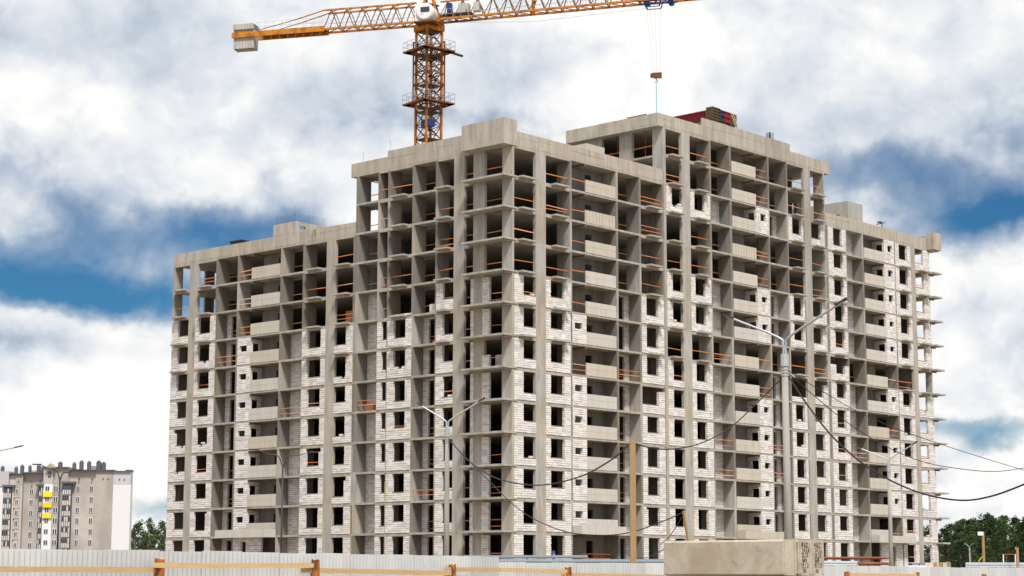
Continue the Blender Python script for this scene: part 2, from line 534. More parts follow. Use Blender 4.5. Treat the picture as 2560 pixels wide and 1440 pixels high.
def brickwall(face, s0, s1, z0, z1, d0, d1, holes=(), ragged=0.0):
    mb = MB()
    for p, q, a, b in rects_minus(s0, s1, z0, z1, holes):
        fb(mb, face, p + 0.02, q - 0.02, d0 + 0.035, d1 - 0.02, a, b)
    mb.build('infill_wall', 'mortar', B)
    n = max(1, round((z1 - z0) / BH)); h = (z1 - z0) / n
    for i in range(n):
        a, b = z0 + i * h, z0 + (i + 1) * h
        segs = [(s0, s1)]
        for hh in holes:
            if hh[2] < (a + b) / 2 < hh[3]:
                ns = []
                for p, q in segs:
                    if hh[0] > p: ns.append((p, min(q, hh[0])))
                    if hh[1] < q: ns.append((max(p, hh[1]), q))
                segs = [x for x in ns if x[1] - x[0] > 0.06]
        off = (i % 2) * BW / 2 + RND.uniform(-0.06, 0.06)
        top = JT * RND.uniform(0.7, 1.5)
        for p, q in segs:
            x = s0 + off - BW * 2
            while x < q:
                a0, b0 = max(x, p), min(x + BW, q)
                x += BW
                if b0 - a0 < 0.02: continue
                if ragged and RND.random() < ragged: continue
                jj = JT * RND.uniform(0.5, 1.6)
                dd = d0 + RND.uniform(-0.012, 0.012)
                t = (a0, b0 - jj if b0 < q - 0.01 else b0, dd, d1, a + 0.002, b - top)
                if face == 'L': BR.append((XL + t[2], XL + t[3], t[0], t[1], t[4], t[5]))
                else: BR.append((t[0], t[1], t[2], t[3], t[4], t[5]))


# sections: name -> (x0, x1, y0, y1, floors)
SEC = {'W': (XL, 14.8, 21.25, 50.6, 11), 'C': (XL, 22.95, 0.0, 21.2, 13), 'T': (23.0, 53.3, 0.0, 15.0, 15), 'E': (53.35, 76.6, 0.0, 15.0, 13)}
for nm, (x0, x1, y0, y1, K) in SEC.items():
    for k in range(0, K + 1):
        xx0, yy0 = x0, y0
        MB().box(xx0, x1, yy0, y1, H * k - 0.2, H * k).build('floor_slab', 'concrete' if k % 3 else 'cool_concrete', B)
    # plinth below the ground floor
    MB().box(x0 + 0.05, x1 - 0.05, y0 + 0.05, y1 - 0.05, GROUND - 0.3, -0.2).build('plinth', 'shade_grey_concrete', B)

# walls along the facade: (section, face, s0, s1, kind); 'p' = pier in the facade plane, 'f' = end of a cross wall
WALLS = [('C', 'L', 0.0, 1.26, 'c'), ('C', 'L', 3.52, 4.98, 'p'), ('C', 'L', 6.16, 7.54, 'p'), ('C', 'L', 9.72, 10.0, 'f'), ('C', 'L', 12.9, 13.2, 'f'),
         ('C', 'L', 16.35, 16.62, 'f'), ('C', 'L', 17.8, 18.02, 'f'), ('C', 'L', 20.78, 21.2, 'f'),
         ('W', 'L', 21.25, 21.52, 'f'), ('W', 'L', 24.14, 25.5, 'p'), ('W', 'L', 28.76, 29.1, 'f'), ('W', 'L', 32.32, 32.58, 'f'),
         ('W', 'L', 39.26, 39.57, 'f'), ('W', 'L', 42.84, 43.16, 'f'), ('W', 'L', 46.28, 47.7, 'p'), ('W', 'L', 50.37, 50.6, 'e'),
         ('C', 'R', 3.1, 4.57, 'p'), ('C', 'R', 8.1, 8.4, 'f'), ('C', 'R', 15.2, 15.5, 'f'), ('C', 'R', 18.87, 19.18, 'f'), ('C', 'R', 22.7, 22.95, 'f'),
         ('T', 'R', 23.0, 23.4, 'c2'), ('T', 'R', 26.08, 27.55, 'p'), ('T', 'R', 30.96, 31.28, 'f'), ('T', 'R', 34.62, 34.95, 'f'), ('T', 'R', 41.83, 42.1, 'f'),
         ('T', 'R', 45.5, 45.75, 'f'), ('T', 'R', 49.0, 50.37, 'p'), ('T', 'R', 53.1, 53.3, 'e2'),
         ('E', 'R', 53.35, 53.72, 'f'), ('E', 'R', 57.5, 57.75, 'f'), ('E', 'R', 61.15, 61.42, 'f'), ('E', 'R', 68.3, 68.55, 'f'), ('E', 'R', 72.2, 73.25, 'p'), ('E', 'R', 76.36, 76.6, 'e3')]
FIN = 1.65
GREY = {(sc, f): (f > 8 and RND.random() < 0.55) or RND.random() < 0.15 for sc in SEC for f in range(1, 16)}
GREY[('C', 12)] = False; GREY[('C', 11)] = GREY[('C', 10)] = GREY[('C', 9)] = True; GREY[('W', 11)] = True
for sec, face, s0, s1, kind in WALLS:
    K = SEC[sec][4]
    for f in range(1, K + 1):
        z0, z1 = H * (f - 1), H * f - 0.2
        mat = 'cool_concrete' if GREY[(sec, f)] != (RND.random() < 0.15) else 'concrete'
        if kind == 'c': part('pier', mat, face, s0, s1, 0.0, 0.27, z0, z1)
        elif kind == 'p': part('pier', mat, face, s0, s1, 0.0, 0.32, z0, z1)
        elif kind == 'f': part('cross_wall', 'shade_grey_concrete' if RND.random() < 0.7 else mat, face, s0, s1, 0.0, FIN, z0, z1)
        elif kind == 'e':      # left gable: open on the two top floors
            if f >= 10:
                part('pier', mat, face, s0, s1, 0.0, 1.15, z0, z1); part('pier', mat, face, s0, s1, 4.3, 5.6, z0, z1)
                part('end_wall', mat, face, s0, s1, 7.4, 15.0, z0, z1)
            else:
                part('end_wall', mat, face, s0, s1, 0.0, 15.0, z0, z1)
        elif kind == 'e2':     # tall block gable: open above the right wing
            if f >= 14:
                part('pier', mat, face, s0, s1, 0.0, 1.38, z0, z1); part('end_wall', mat, face, s0, s1, 4.35, 15.0, z0, z1)
            else:
                part('end_wall', mat, face, s0, s1, 0.0, 15.0, z0, z1)
        elif kind == 'e3':
            part('pier', mat, face, s0, s1, 0.0, 0.82, z0, z1); part('end_wall', mat, face, s0, s1, 3.7, 15.0, z0, z1)
        elif kind == 'c2':     # corner of the tall block, left flank stands free above the corner block
            if f >= 14:
                part('pier', mat, face, s0, s1, 0.0, 1.39, z0, z1); part('pier', mat, face, s0, s1, 4.13, 5.8, z0, z1)
                part('end_wall', mat, face, s0, s1, 8.2, 15.0, z0, z1)
            else:
                part('cross_wall', mat, face, s0, s1, 0.0, 15.0, z0, z1)
# gable of the corner block above the left wing
for f in range(1, 14):
    z0, z1 = H * (f - 1), H * f - 0.2
    if f < 12: part('end_wall', 'concrete', 'L', 20.8, 21.2, FIN, 15.0, z0, z1)
    else: part('end_wall', 'concrete', 'L', 20.8, 21.2, 5.0, 15.0, z0, z1)
# rear walls, and the partition behind the last bay
MB().box(72.6, 72.8, 0.33, 6.0, 0, 38.8).build('partition_wall', 'shade_grey_concrete', B)
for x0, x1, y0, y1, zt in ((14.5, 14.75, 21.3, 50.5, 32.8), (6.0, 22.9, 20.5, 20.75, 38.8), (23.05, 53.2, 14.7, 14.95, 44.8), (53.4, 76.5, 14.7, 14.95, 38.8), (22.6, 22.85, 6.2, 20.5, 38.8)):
    MB().box(x0, x1, y0, y1, -0.1, zt).build('rear_wall', 'shade_grey_concrete', B)


def fl(*a):
    s = set()
    for x in a:
        if isinstance(x, tuple): s |= set(range(x[0], x[1] + 1))
        else: s.add(x)
    return s


MF = fl((1, 7), 9, 10, 13)
EF = fl((1, 7), (9, 13))
# window bays: sec, face, opening s0,s1, panel s0,s1, hole s0,s1, floors with infill, partly built floors
WIN = [('W', 'L', 47.7, 50.37, 47.72, 50.52, 47.72, 49.5, fl((1, 9)), {}), ('W', 'L', 43.16, 46.28, 43.05, 46.5, 43.95, 45.9, fl((1, 9)), {}),
       ('W', 'L', 25.5, 28.76, 25.5, 28.95, 26.16, 28.15, fl((1, 8)), {}), ('W', 'L', 21.52, 24.14, 21.45, 24.12, 22.4, 24.12, fl((1, 8)), {}),
       ('C', 'L', 16.62, 17.8, 16.62, 17.9, 16.62, 17.36, fl((1, 8)), {}), ('C', 'L', 13.2, 16.35, 13.15, 16.45, 13.93, 15.6, fl((1, 8)), {9: 'low'}),
       ('C', 'L', 7.54, 9.72, 7.56, 9.8, 7.56, 8.93, fl((1, 9)), {}),
       ('C', 'R', 0.08, 3.1, 0.08, 3.12, 1.36, 3.12, fl((1, 9)), {}), ('C', 'R', 4.57, 8.1, 4.55, 8.12, 5.22, 7.2, fl((1, 9)), {}),
       ('C', 'R', 19.18, 22.7, 19.15, 22.8, 19.9, 21.8, fl((1, 9)), {6: 'rag'}),
       ('T', 'R', 23.4, 26.08, 23.4, 26.08, 24.3, 26.08, MF, {}), ('T', 'R', 27.55, 30.96, 27.5, 31.0, 28.2, 29.98, MF, {}),
       ('T', 'R', 45.75, 49.0, 45.75, 48.7, 46.46, 48.25, MF, {7: 'low'}), ('T', 'R', 50.37, 53.1, 50.4, 53.05, 50.4, 52.2, MF, {7: 'rag'}),
       ('E', 'R', 53.72, 57.5, 53.78, 57.5, 54.85, 56.7, EF, {8: 'half'}), ('E', 'R', 68.55, 72.2, 68.58, 72.1, 69.41, 71.35, EF, {}),
       ('E', 'R', 73.25, 76.36, 73.25, 76.6, 73.25, 75.15, EF, {})]
SILL = 0.9


def rail(face, s0, s1, d, z, two=None):
    if two is None and RND.random() < 0.22: return
    for zz in [z + RND.uniform(0.92, 1.08)] + ([z + RND.uniform(0.35, 0.6)] if (two if two is not None else RND.random() < 0.16) else []):
        mb = MB()
        t = RND.uniform(-0.06, 0.06)
        a = (XL + d, s0, zz) if face == 'L' else (s0, d, zz)
        b = (XL + d, s1, zz + t) if face == 'L' else (s1, d, zz + t)
        mb.bar(a, b, 0.04, RND.uniform(0.05, 0.09))
        mb.build('guard_rail', 'tape' if RND.random() < 0.18 else 'rail', B)


for sec, face, s0, s1, p0, p1, h0, h1, floors, odd in WIN:
    K = SEC[sec][4]
    for f in range(1, K + 1):
        z0, z1 = H * (f - 1), H * f
        part('edge_beam', 'concrete', face, s0, s1, 0.0, 0.28, z1 - 0.34, z1 - 0.2)
        top = z1 - 0.34
        o = odd.get(f)
        if o == 'low':
            brickwall(face, p0, p1, z0, z0 + (0.2 if f == 9 else 0.55), -0.05, 0.25, ragged=0.1)
            if f != 9: rail(face, s0, s1, 0.3, z0)
        elif o == 'half':
            brickwall(face, p0, p1, z0, z0 + 1.8, -0.05, 0.25, [(h0, h1, z0 + 0.8, z0 + 9)])
        elif o == 'rag':
            hh = (h0 if face == 'L' else p0 - 0.1)
            brickwall(face, p0, p1, z0, top, -0.05, 0.25, [(p0 - 0.1, h1, z0 + SILL, z0 + 9), (h1 - 0.1, p1 + 0.1, top - 0.5, top + 1)])
        elif f in floors:
            sill = SILL if f > 1 else 0.55
            sill += RND.choice((0, 0, 0, 0, 0.2, -0.2)) * (f > 1)
            holes = [(h0, h1, z0 + sill, z0 + 9)]
            if RND.random() < 0.07:      # a block or two missing at the head or the sill
                e_ = RND.choice((h0, h1)); holes.append((e_ - 0.3, e_ + 0.3, top - RND.choice((0.2, 0.4)), top + 1))
            if RND.random() < 0.07:
                e_ = RND.uniform(h0, h1 - 0.6); holes.append((e_, e_ + 0.6, z0 + sill - 0.2, z0 + sill + 0.1))
            brickwall(face, p0, p1, z0, top, -0.05, 0.25, holes)
            if RND.random() < 0.45:
                for e_ in ((p0 - 0.05, p1 + 0.01) if RND.random() < 0.5 else (p1 + 0.01,)):
                    part('foam_seam', 'foam', face, e_, e_ + 0.04, -0.02, 0.06, z0, z0 + (top - z0) * RND.uniform(0.6, 1.0))
            if RND.random() < 0.12:      # blocks left standing on the sill
                e_ = RND.uniform(h0 + 0.05, h1 - 0.5); brickwall(face, e_, e_ + 0.45, z0 + sill, z0 + sill + 0.2, 0.0, 0.22)
            if RND.random() < 0.12: rail(face, h0, h1, 0.28, z0 + 0.25, False)
        else:
            rail(face, s0, s1, 0.3, z0)
        # little slab on the outside of the floor above
        if f >= 7 and f < K and (s1 - s0) > 1.5:
            part('window_ledge', 'concrete', face, max(s0 + 0.3, (s0 + s1) / 2 - 1.0), min(s1 - 0.1, (s0 + s1) / 2 + 1.05), -0.62, -0.004, z1 - 0.13, z1 + 0.03)

# loggias: sec, face, s0, s1, floors with block back wall, door gap at which end ('' none)
LOG = [('W', 'L', 39.57, 42.84, fl((1, 9)), 'lo'), ('W', 'L', 29.1, 32.32, fl((1, 8)), ''), ('C', 'L', 18.02, 20.78, fl((1, 9)), ''), ('C', 'L', 10.0, 12.9, fl((1, 8)), 'lo'),
       ('C', 'R', 15.5, 18.87, fl((1, 9)), 'lo'), ('T', 'R', 31.28, 34.62, MF, ''), ('T', 'R', 42.1, 45.5, MF, 'lo'), ('E', 'R', 57.75, 61.15, EF, '')]
FRONT_RAILS = {(39.57, 8), (29.1, 6), (18.02, 6), (10.0, 3), (31.28, 5), (31.28, 4), (31.28, 8), (57.75, 5), (15.5, 7), (42.1, 4), (42.1, 5)}
for sec, face, s0, s1, floors, door in LOG:
    K = SEC[sec][4]
    for f in range(1, K + 1):
        z0, z1 = H * (f - 1), H * f - 0.2
        if f in floors:
            holes = []
            if door == 'lo': holes = [(s0 + 0.5, s1 - 0.75, z0 - 1, z0 + 2.55)]
            brickwall(face, s0 + 0.005, s1 - 0.005, z0, z1, 1.4, 1.645, holes)
            if door and RND.random() < 0.5: rail(face, s0 + 0.4, s1 - 0.7, 1.75, z0, True)
        else:
            part('edge_beam', 'shade_grey_concrete', face, s0, s1, 1.4, 1.645, z1 - 0.3, z1)
            rail(face, s0, s1, 1.5, z0, False)
        if (s0, f) in FRONT_RAILS:
            rail(face, s0, s1, 0.12, z0, True)

# balcony bays: sec, face, s0, s1, split, front on the low-s side?, floors with small window panel
BAL = [('W', 'L', 32.58, 39.26, 37.2, 'lo', fl((2, 8))), ('C', 'R', 8.4, 15.2, 10.5, 'hi', fl((2, 6), 8)),
       ('T', 'R', 34.95, 41.83, 39.5, 'lo', fl((2, 6), 9, 10, 13)), ('E', 'R', 61.42, 68.3, 66.05, 'lo', fl((3, 5), 7, (9, 13)))]
SCALLOP = {(8.4, 12), (34.95, 12)}
for sec, face, s0, s1, sp, side, floors in BAL:
    K = SEC[sec][4]
    if side == 'lo': f0, f1, q0, q1 = s0 + 0.1, sp, sp, s1
    else: f0, f1, q0, q1 = sp, s1 - 0.1, s0, sp
    for f in range(1, K + 1):
        z0, z1 = H * (f - 1), H * f - 0.2
        # concrete back wall with a door
        mb = MB()
        holes = [(33.85, 34.87, z0 - 1, z0 + 2.25)] if face == 'L' else ([(12.35, 13.4, z0 - 1, z0 + 2.28)] if side == 'hi' else [])
        b0, b1 = (s0, sp + 0.05) if side == 'lo' else (s0, s1)
        for p, q, a, b in rects_minus(b0, b1, z0, z1, holes):
            fb(mb, face, p, q, 1.66, 1.86, a, b)
        mb.build('back_wall', 'shade_grey_concrete', B)
        if f >= 2:
            zt = z0 + (1.22 if f > 2 else 1.3)
            if (s0, f) in SCALLOP:
                mb = MB(); n = 9; w = (f1 - f0) / n
                for i in range(n):
                    c = f0 + w * (i + 0.5)
                    for j, (e0, e1, dd) in enumerate(((-0.5, -0.3, 0.04), (-0.3, 0.3, -0.02), (0.3, 0.5, 0.04))):
                        fb(mb, face, c + e0 * w, c + e1 * w, dd, 0.16, z0, zt)
                mb.build('balcony_front', 'front', B)
            else:
                zj = z0 + (zt - z0) * RND.uniform(0.48, 0.6); sj = f0 + (f1 - f0) * RND.uniform(0.2, 0.8)
                mb = fb(MB(), face, f0 + 0.01, f1 - 0.01, -0.012, 0.13, z0 + 0.004, zt - 0.01)
                for u0, u1, r0, r1 in ((f0, sj - 0.008, z0 + 0.004, zj - 0.008), (sj + 0.008, f1, z0 + 0.004, zj - 0.008), (f0, f1, zj + 0.008, zt)):
                    fb(mb, face, u0, u1, -0.03 - RND.uniform(0, 0.008), 0.1, r0, r1)
                mb.build('balcony_front', 'front', B)
        # rib under the slab at the end of the front
        e = sp if side == 'lo' else sp
        part('support_beam', 'shade_grey_concrete', face, e - 0.1, e + 0.1, 0.02, FIN, z1 - 0.16, z1)
        if f in floors:
            w0, w1 = (q0 + 0.55, q0 + 1.7) if face == 'L' else ((q0 + 0.35, q0 + 1.45) if side == 'hi' else (q0 + 0.78, q0 + 1.8))
            brickwall(face, q0, q1, z0, z1, -0.04, 0.24, [(w0, w1, z0 + 1.35, z0 + 2.1)])
            if side == 'lo':     # return wall with its own window
                if face == 'L': brickwall('R', XL + 0.25, XL + 1.65, z0, z1, sp - 0.02, sp + 0.22, [(XL + 0.35, XL + 1.25, z0 + 1.25, z0 + 2.2)])
                else: brickwall('L', 0.25, 1.65, z0, z1, sp + 0.2 - 0.02, sp + 0.2 + 0.22, [(0.3, 1.15, z0 + 1.25, z0 + 2.2)])
        elif f > 1:
            rail(face, q0, q1, 0.15, z0, RND.random() < 0.45)
        elif face == 'L' or s0 > 60:
            brickwall(face, s0 + 2.2, s1, z0, z1, -0.04, 0.24, [(s0 + 4.6, s0 + 5.4, z0 - 1, z0 + 2.5)])
        else:
            rail(face, s0 + 1.5, s1 - 1.0, 0.2, z0, True)
    # entrance canopy at the first floor
    c0, c1 = (s0 - 0.05, s1 - 0.1) if not (face == 'R' and side == 'lo') else (s0 - 0.05, s1 + 1.2)
    if face == 'L': c0, c1 = s0 - 0.1, s1 + 1.6
    cp = MB()
    fb(cp, face, c0, c1, -1.15, -1.0, H - 0.2, H + 0.62)
    fb(cp, face, c0, c0 + 0.14, -1.0, -0.06, H - 0.2, H + 0.62)
    fb(cp, face, c1 - 0.14, c1, -1.0, -0.06, H - 0.2, H + 0.62)
    fb(cp, face, c0 + 0.14, c1 - 0.14, -1.0, -0.004, H - 0.2, H + 0.02)
    cp.build('entrance_canopy', 'front', B)

# balconies at the near corner and at the far right end
for k in range(1, 13):
    z = H * k
    part('balcony_slab', 'concrete', 'L', -0.06, 5.4, -1.22, -0.003, z - 0.17, z + 0.02)
    MB().box(-0.19, 0.42, -0.07, -0.003, z - 0.16, z + 0.012).build('balcony_slab', 'concrete', B)
    part('support_beam', 'shade_grey_concrete', 'L', 0.02, 0.28, -1.02, -0.003, z - 0.34, z - 0.172)
    MB().box(76.62, 78.1, -0.9, 3.6, z - 0.17, z + 0.02).build('balcony_slab', 'concrete', B)
    MB().box(76.2, 76.62, -0.9, -0.07, z - 0.17, z + 0.015).build('balcony_slab', 'concrete', B)
    MB().box(76.62, 77.5, -0.1, 0.15, z - 0.36, z - 0.172).build('support_beam', 'shade_grey_concrete', B)
for f in range(1, 14):
    z0, z1 = H * (f - 1), H * f - 0.2
    part('edge_beam', 'shade_grey_concrete', 'L', 1.26, 3.52, 0.0, 0.27, z1 - 0.15, z1)
    part('edge_beam', 'shade_grey_concrete', 'L', 4.98, 6.16, 0.0, 0.27, z1 - 0.15, z1)
    if f <= 9:
        hh = z1 - 0.15 if f != 7 else z0 + 1.3
        brickwall('L', 2.85, 3.75, z0, hh, -0.03, 0.24)
        brickwall('L', 4.85, 5.25, z0, z1 - 0.15, -0.03, 0.24)
        if RND.random() < 0.75: rail('L', 1.26, 2.85, 0.3, z0, RND.random() < 0.4)
        if RND.random() < 0.6: rail('L', 5.25, 6.16, 0.3, z0, False)
    else:
        rail('L', 1.26, 3.52, 0.3, z0, False); rail('L', 4.98, 6.16, 0.3, z0, False)
# flank of the tall block above the corner roof
for f in (14, 15):
    z0, z1 = H * (f - 1), H * f - 0.2
    rail('L', 1.4, 4.13, 23.3, z0, False); rail('L', 5.8, 8.2, 23.3, z0, False)
for y in (2.6, 6.3):
    MB().tube([(23.35, y, 42.0), (23.35, y, 44.8)], 0.05, 6).build('steel_prop', 'formwork_bright', B)

# roofs: parapets, boxes and stair houses
P = lambda name, *b: MB().box(*b).build(name, 'parapet', B)


def PP(x0, x1, y0, y1, z0, z1):
    """parapet run cast in panels: a core, and panels with open joints on its street side"""
    along_x = (x1 - x0) > (y1 - y0)
    if along_x: MB().box(x0, x1, y0 + 0.03, y1, z0, z1 - 0.012).build('parapet', 'parapet', B)
    else: MB().box(x0 + 0.03, x1, y0, y1, z0, z1 - 0.012).build('parapet', 'parapet', B)
    a, e = (x0, x1) if along_x else (y0, y1)
    while a < e - 0.05:
        b = a + RND.uniform(1.8, 3.2)
        if e - b < 1.2: b = e
        zm = z0 + (z1 - z0) * RND.choice((0.0, 0.0, 0.0, 0.55, 0.6))
        for q0, q1 in ((z0, zm), (zm, z1)):
            if q1 - q0 < 0.05: continue
            g0, g1 = a + 0.012, b - 0.012
            t = RND.uniform(-0.012, 0.008)
            if along_x: MB().box(g0, g1, y0 + t, y0 + 0.15, q0 + 0.004, q1 - 0.004 - RND.uniform(0, 0.02)).build('parapet_panel', 'parapet', B)
            else: MB().box(x0 + t, x0 + 0.15, g0, g1, q0 + 0.004, q1 - 0.004 - RND.uniform(0, 0.02)).build('parapet_panel', 'parapet', B)
        a = b

PP(XL, XL + 0.22, 34.0, 50.6, 33.004, 34.17)
PP(XL, XL + 0.22, 21.25, 30.2, 33.004, 34.2)
PP(XL, XL + 0.22, 30.2, 34.0, 33.004, 34.25)
P('parapet', XL + 0.22, 14.8, 50.38, 50.6, 33.0, 34.17)
P('parapet', 14.58, 14.8, 21.25, 50.38, 33.0, 34.1)
sh = MB()
sh.box(XL, XL + 0.24, 30.2, 33.65, 34.254, 35.42).box(XL, 4.2, 33.65, 33.9, 34.254, 35.42).box(4.0, 4.2, 30.45, 33.65, 33.0, 35.3)
sh.box(XL + 0.24, 4.2, 30.2, 30.45, 34.95, 35.36).box(XL + 0.24, XL + 0.42, 30.2, 30.45, 33.0, 34.95).box(XL + 1.25, 4.2, 30.2, 30.45, 33.0, 34.95).box(XL + 0.42, XL + 1.25, 30.2, 30.45, 33.0, 34.62)
sh.build('lift_shaft_head', 'parapet', B)
rb = MB()
for i in range(46):
    t = i / 45
    x, y = (XL + 0.12, 33.6 - 3.2 * t * 2) if t < 0.5 else (XL + 0.2 + (t - 0.5) * 2 * 4.0, 30.32)
    h = RND.uniform(0.85, 1.05)
    rb.tube([(x, y, 35.3), (x + RND.uniform(-.03, .03), y + RND.uniform(-.03, .03), 35.35 + h)], 0.011, 4)
for i in range(14):
    y = 29.8 - i * 0.42
    rb.tube([(0.9, y, 33.0), (0.9, y, 34.2 + RND.uniform(0.3, 0.7))], 0.011, 4)
o = rb.build('starter_bars', 'dark_steel', B); o['kind'] = 'stuff'
hb = MB().box(1.0, 2.4, 40.6, 42.4, 33.0, 34.75).box(0.9, 2.5, 40.5, 42.5, 34.75, 34.85)
hb.build('roof_hatch', 'dark_steel', B)
# corner block
PP(XL, XL + 0.22, 16.75, 21.2, 39.004, 40.24); P('parapet', XL, XL + 0.22, 21.204, 22.0, 38.84, 40.235)
P('parapet', XL + 0.22, 7.0, 21.78, 22.0, 38.84, 40.23)
PP(XL, XL + 0.22, 5.4, 16.75, 39.004, 40.82)
bx = MB().box(-1.42, -1.2, -0.07, 5.4, 39.0, 41.3).box(-1.2, 0.42, -0.07, 0.16, 39.0, 41.3).box(-1.2, XL, 5.18, 5.4, 39.0, 41.3)
bx.box(-1.42, 0.42, -0.07, 5.4, 38.84, 39.0)
bx.build('corner_parapet_box', 'parapet', B)
PP(0.42, 22.9, 0.0, 0.22, 39.004, 40.3)
rh_ = MB().box(17.9, 20.8, 6.0, 11.0, 39.0, 43.1).box(12.5, 17.9, 8.5, 11.0, 39.0, 42.6)
rh_.build('stair_house', 'front', B)
rb = MB()
for i in range(26):
    x = 9.0 + i * 0.3
    rb.tube([(x, 9.5, 41.5), (x + RND.uniform(-.03, .03), 9.5, 44.1 + RND.uniform(-.15, .2))], 0.011, 4)
for x, y, z in ((XL + .1, 20.4, 40.2), (XL + .1, 16.5, 40.8)):
    rb.tube([(x, y, z), (x, y - .03, z + 1.1)], 0.014, 4)
o = rb.build('starter_bars', 'dark_steel', B); o['kind'] = 'stuff'
# tall block
P('roof_overhang', 22.2, 22.998, 0.0, 12.5, 44.82, 45.0)
PP(22.2, 22.42, 0.22, 12.5, 45.004, 46.2)
PP(22.2, 29.9, 0.0, 0.22, 45.004, 46.18)
PP(29.9, 46.38, 0.0, 0.22, 45.004, 47.03)
PP(46.38, 54.4, 0.0, 0.22, 45.004, 46.22)
P('roof_overhang', 53.302, 54.4, 0.0, 12.0, 44.82, 45.0)
P('parapet', 54.18, 54.4, 0.22, 12.0, 45.004, 46.22)
MB().box(38.9, 42.6, 5.3, 10.5, 45.0, 49.35).build('lift_house', 'parapet', B)
MB().box(33.5, 38.9, 7.2, 10.5, 45.0, 48.1).build('lift_house', 'parapet', B)
pz = MB()
pz.box(44.9, 45.55, 1.6, 1.72, 47.0, 48.4).box(44.9, 44.98, 1.6, 2.2, 47.0, 48.4).box(45.47, 45.55, 1.6, 2.2, 47.0, 48.4)
pz.box(44.9, 45.55, 1.6, 2.2, 45.0, 47.0)
pz.build('vent_duct', 'steel', B)
# right wing
PP(53.36, 76.4, 0.0, 0.22, 39.004, 40.25)
P('parapet', 76.4, 76.62, 0.0, 14.8, 39.004, 40.25)
bx = MB().box(76.4, 78.1, -0.95, -0.73, 38.84, 40.95).box(76.18, 76.4, -0.95, -0.004, 38.84, 40.95).box(77.88, 78.1, -0.73, 3.6, 38.84, 40.95).box(76.4, 77.88, -0.73, 3.6, 38.7, 38.84)
bx.build('corner_parapet_box', 'parapet', B)
sh = MB().box(64.7, 68.05, 4.0, 4.25, 39.0, 43.8).box(64.7, 64.95, 4.25, 5.2, 39.0, 43.8).box(64.7, 64.95, 6.8, 12.0, 39.0, 43.8).box(64.7, 64.95, 5.2, 6.8, 42.3, 43.8)
sh.box(67.8, 68.05, 4.25, 12.0, 39.0, 43.8).box(64.95, 67.8, 4.25, 12.0, 43.5, 43.7)
sh.build('stair_house', 'cool_concrete', B)
MB().box(68.05, 68.9, 4.6, 6.0, 39.0, 42.6).build('chimney_stack', 'red_brick', B)
MB().box(54.4, 55.5, 4.5, 5.0, 39.0, 42.3).build('chimney_stack', 'shade_grey_concrete', B)
bm = MB().bar((69.6, 3.0, 41.5), (71.4, 3.0, 41.95), 0.12, 0.12).bar((70.8, 3.0, 39.0), (70.8, 3.0, 41.8), 0.08).bar((70.2, 3.0, 41.9), (70.7, 3.2, 41.9), 0.5, 0.1)
bm.build('roof_hoist', 'dark_steel', B)

# pallets of blocks and red bricks left standing inside the open bays
for fx, fy, ff, w_, h_, m_ in ((0.6, 22.0, 9, 1.4, 1.25, 'red_brick'), (0.7, 2.0, 7, 0.9, 1.2, 'brick'), (0.5, 10.6, 9, 0.8, 0.8, 'brick'), (0.4, 19.0, 6, 1.2, 0.5, 'red_brick')):
    MB().box(fx, fx + 1.0, fy, fy + w_, H * (ff - 1) + 0.12, H * (ff - 1) + 0.12 + h_).box(fx, fx + 1.0, fy, fy + w_, H * (ff - 1), H * (ff - 1) + 0.1).build('brick_pallet', m_, B)
# blocks: the 300 that show largest are parts of their own, the rest one part
def proj_size(b):
    c = Vector(((b[0] + b[1]) / 2, (b[2] + b[3]) / 2, (b[4] + b[5]) / 2))
    d = c - CAM
    hide = 1.0 if c.z > 3.4 else 0.2
    face = min(b[0] - XL, b[2]) < 0.06
    w = max(b[1] - b[0], b[3] - b[2])
    return (w * (b[5] - b[4]) / d.dot(FW) ** 2) * hide * (1.0 if face else 0.2)


order = sorted(range(len(BR)), key=lambda i: -proj_size(BR[i]))
near, rest = order[:300], order[300:]
for i in near:
    b = BR[i]
    MB().box(*b).build('brick', 'brick', B)
V = np.zeros((len(rest) * 8, 3)); F = np.zeros((len(rest) * 6, 4), dtype=np.int64)
bb = np.array([BR[i] for i in rest])
idx = [(0, 2, 4), (1, 2, 4), (1, 3, 4), (0, 3, 4), (0, 2, 5), (1, 2, 5), (1, 3, 5), (0, 3, 5)]
for j, (a, b, c) in enumerate(idx):
    V[j::8, 0] = bb[:, a]; V[j::8, 1] = bb[:, b]; V[j::8, 2] = bb[:, c]
q = [(0, 3, 2, 1), (4, 5, 6, 7), (0, 1, 5, 4), (1, 2, 6, 5), (2, 3, 7, 6), (3, 0, 4, 7)]
base = np.arange(len(rest)) * 8
for j, t in enumerate(q):
    for c in range(4): F[j::6, c] = base + t[c]
me = bpy.data.meshes.new('brickwork')
me.from_pydata(V.tolist(), [], F.tolist())
me.materials.append(M['brick'])
o = link('brickwork', me, B); o['kind'] = 'stuff'
set_base(B, (0, 0, GROUND))


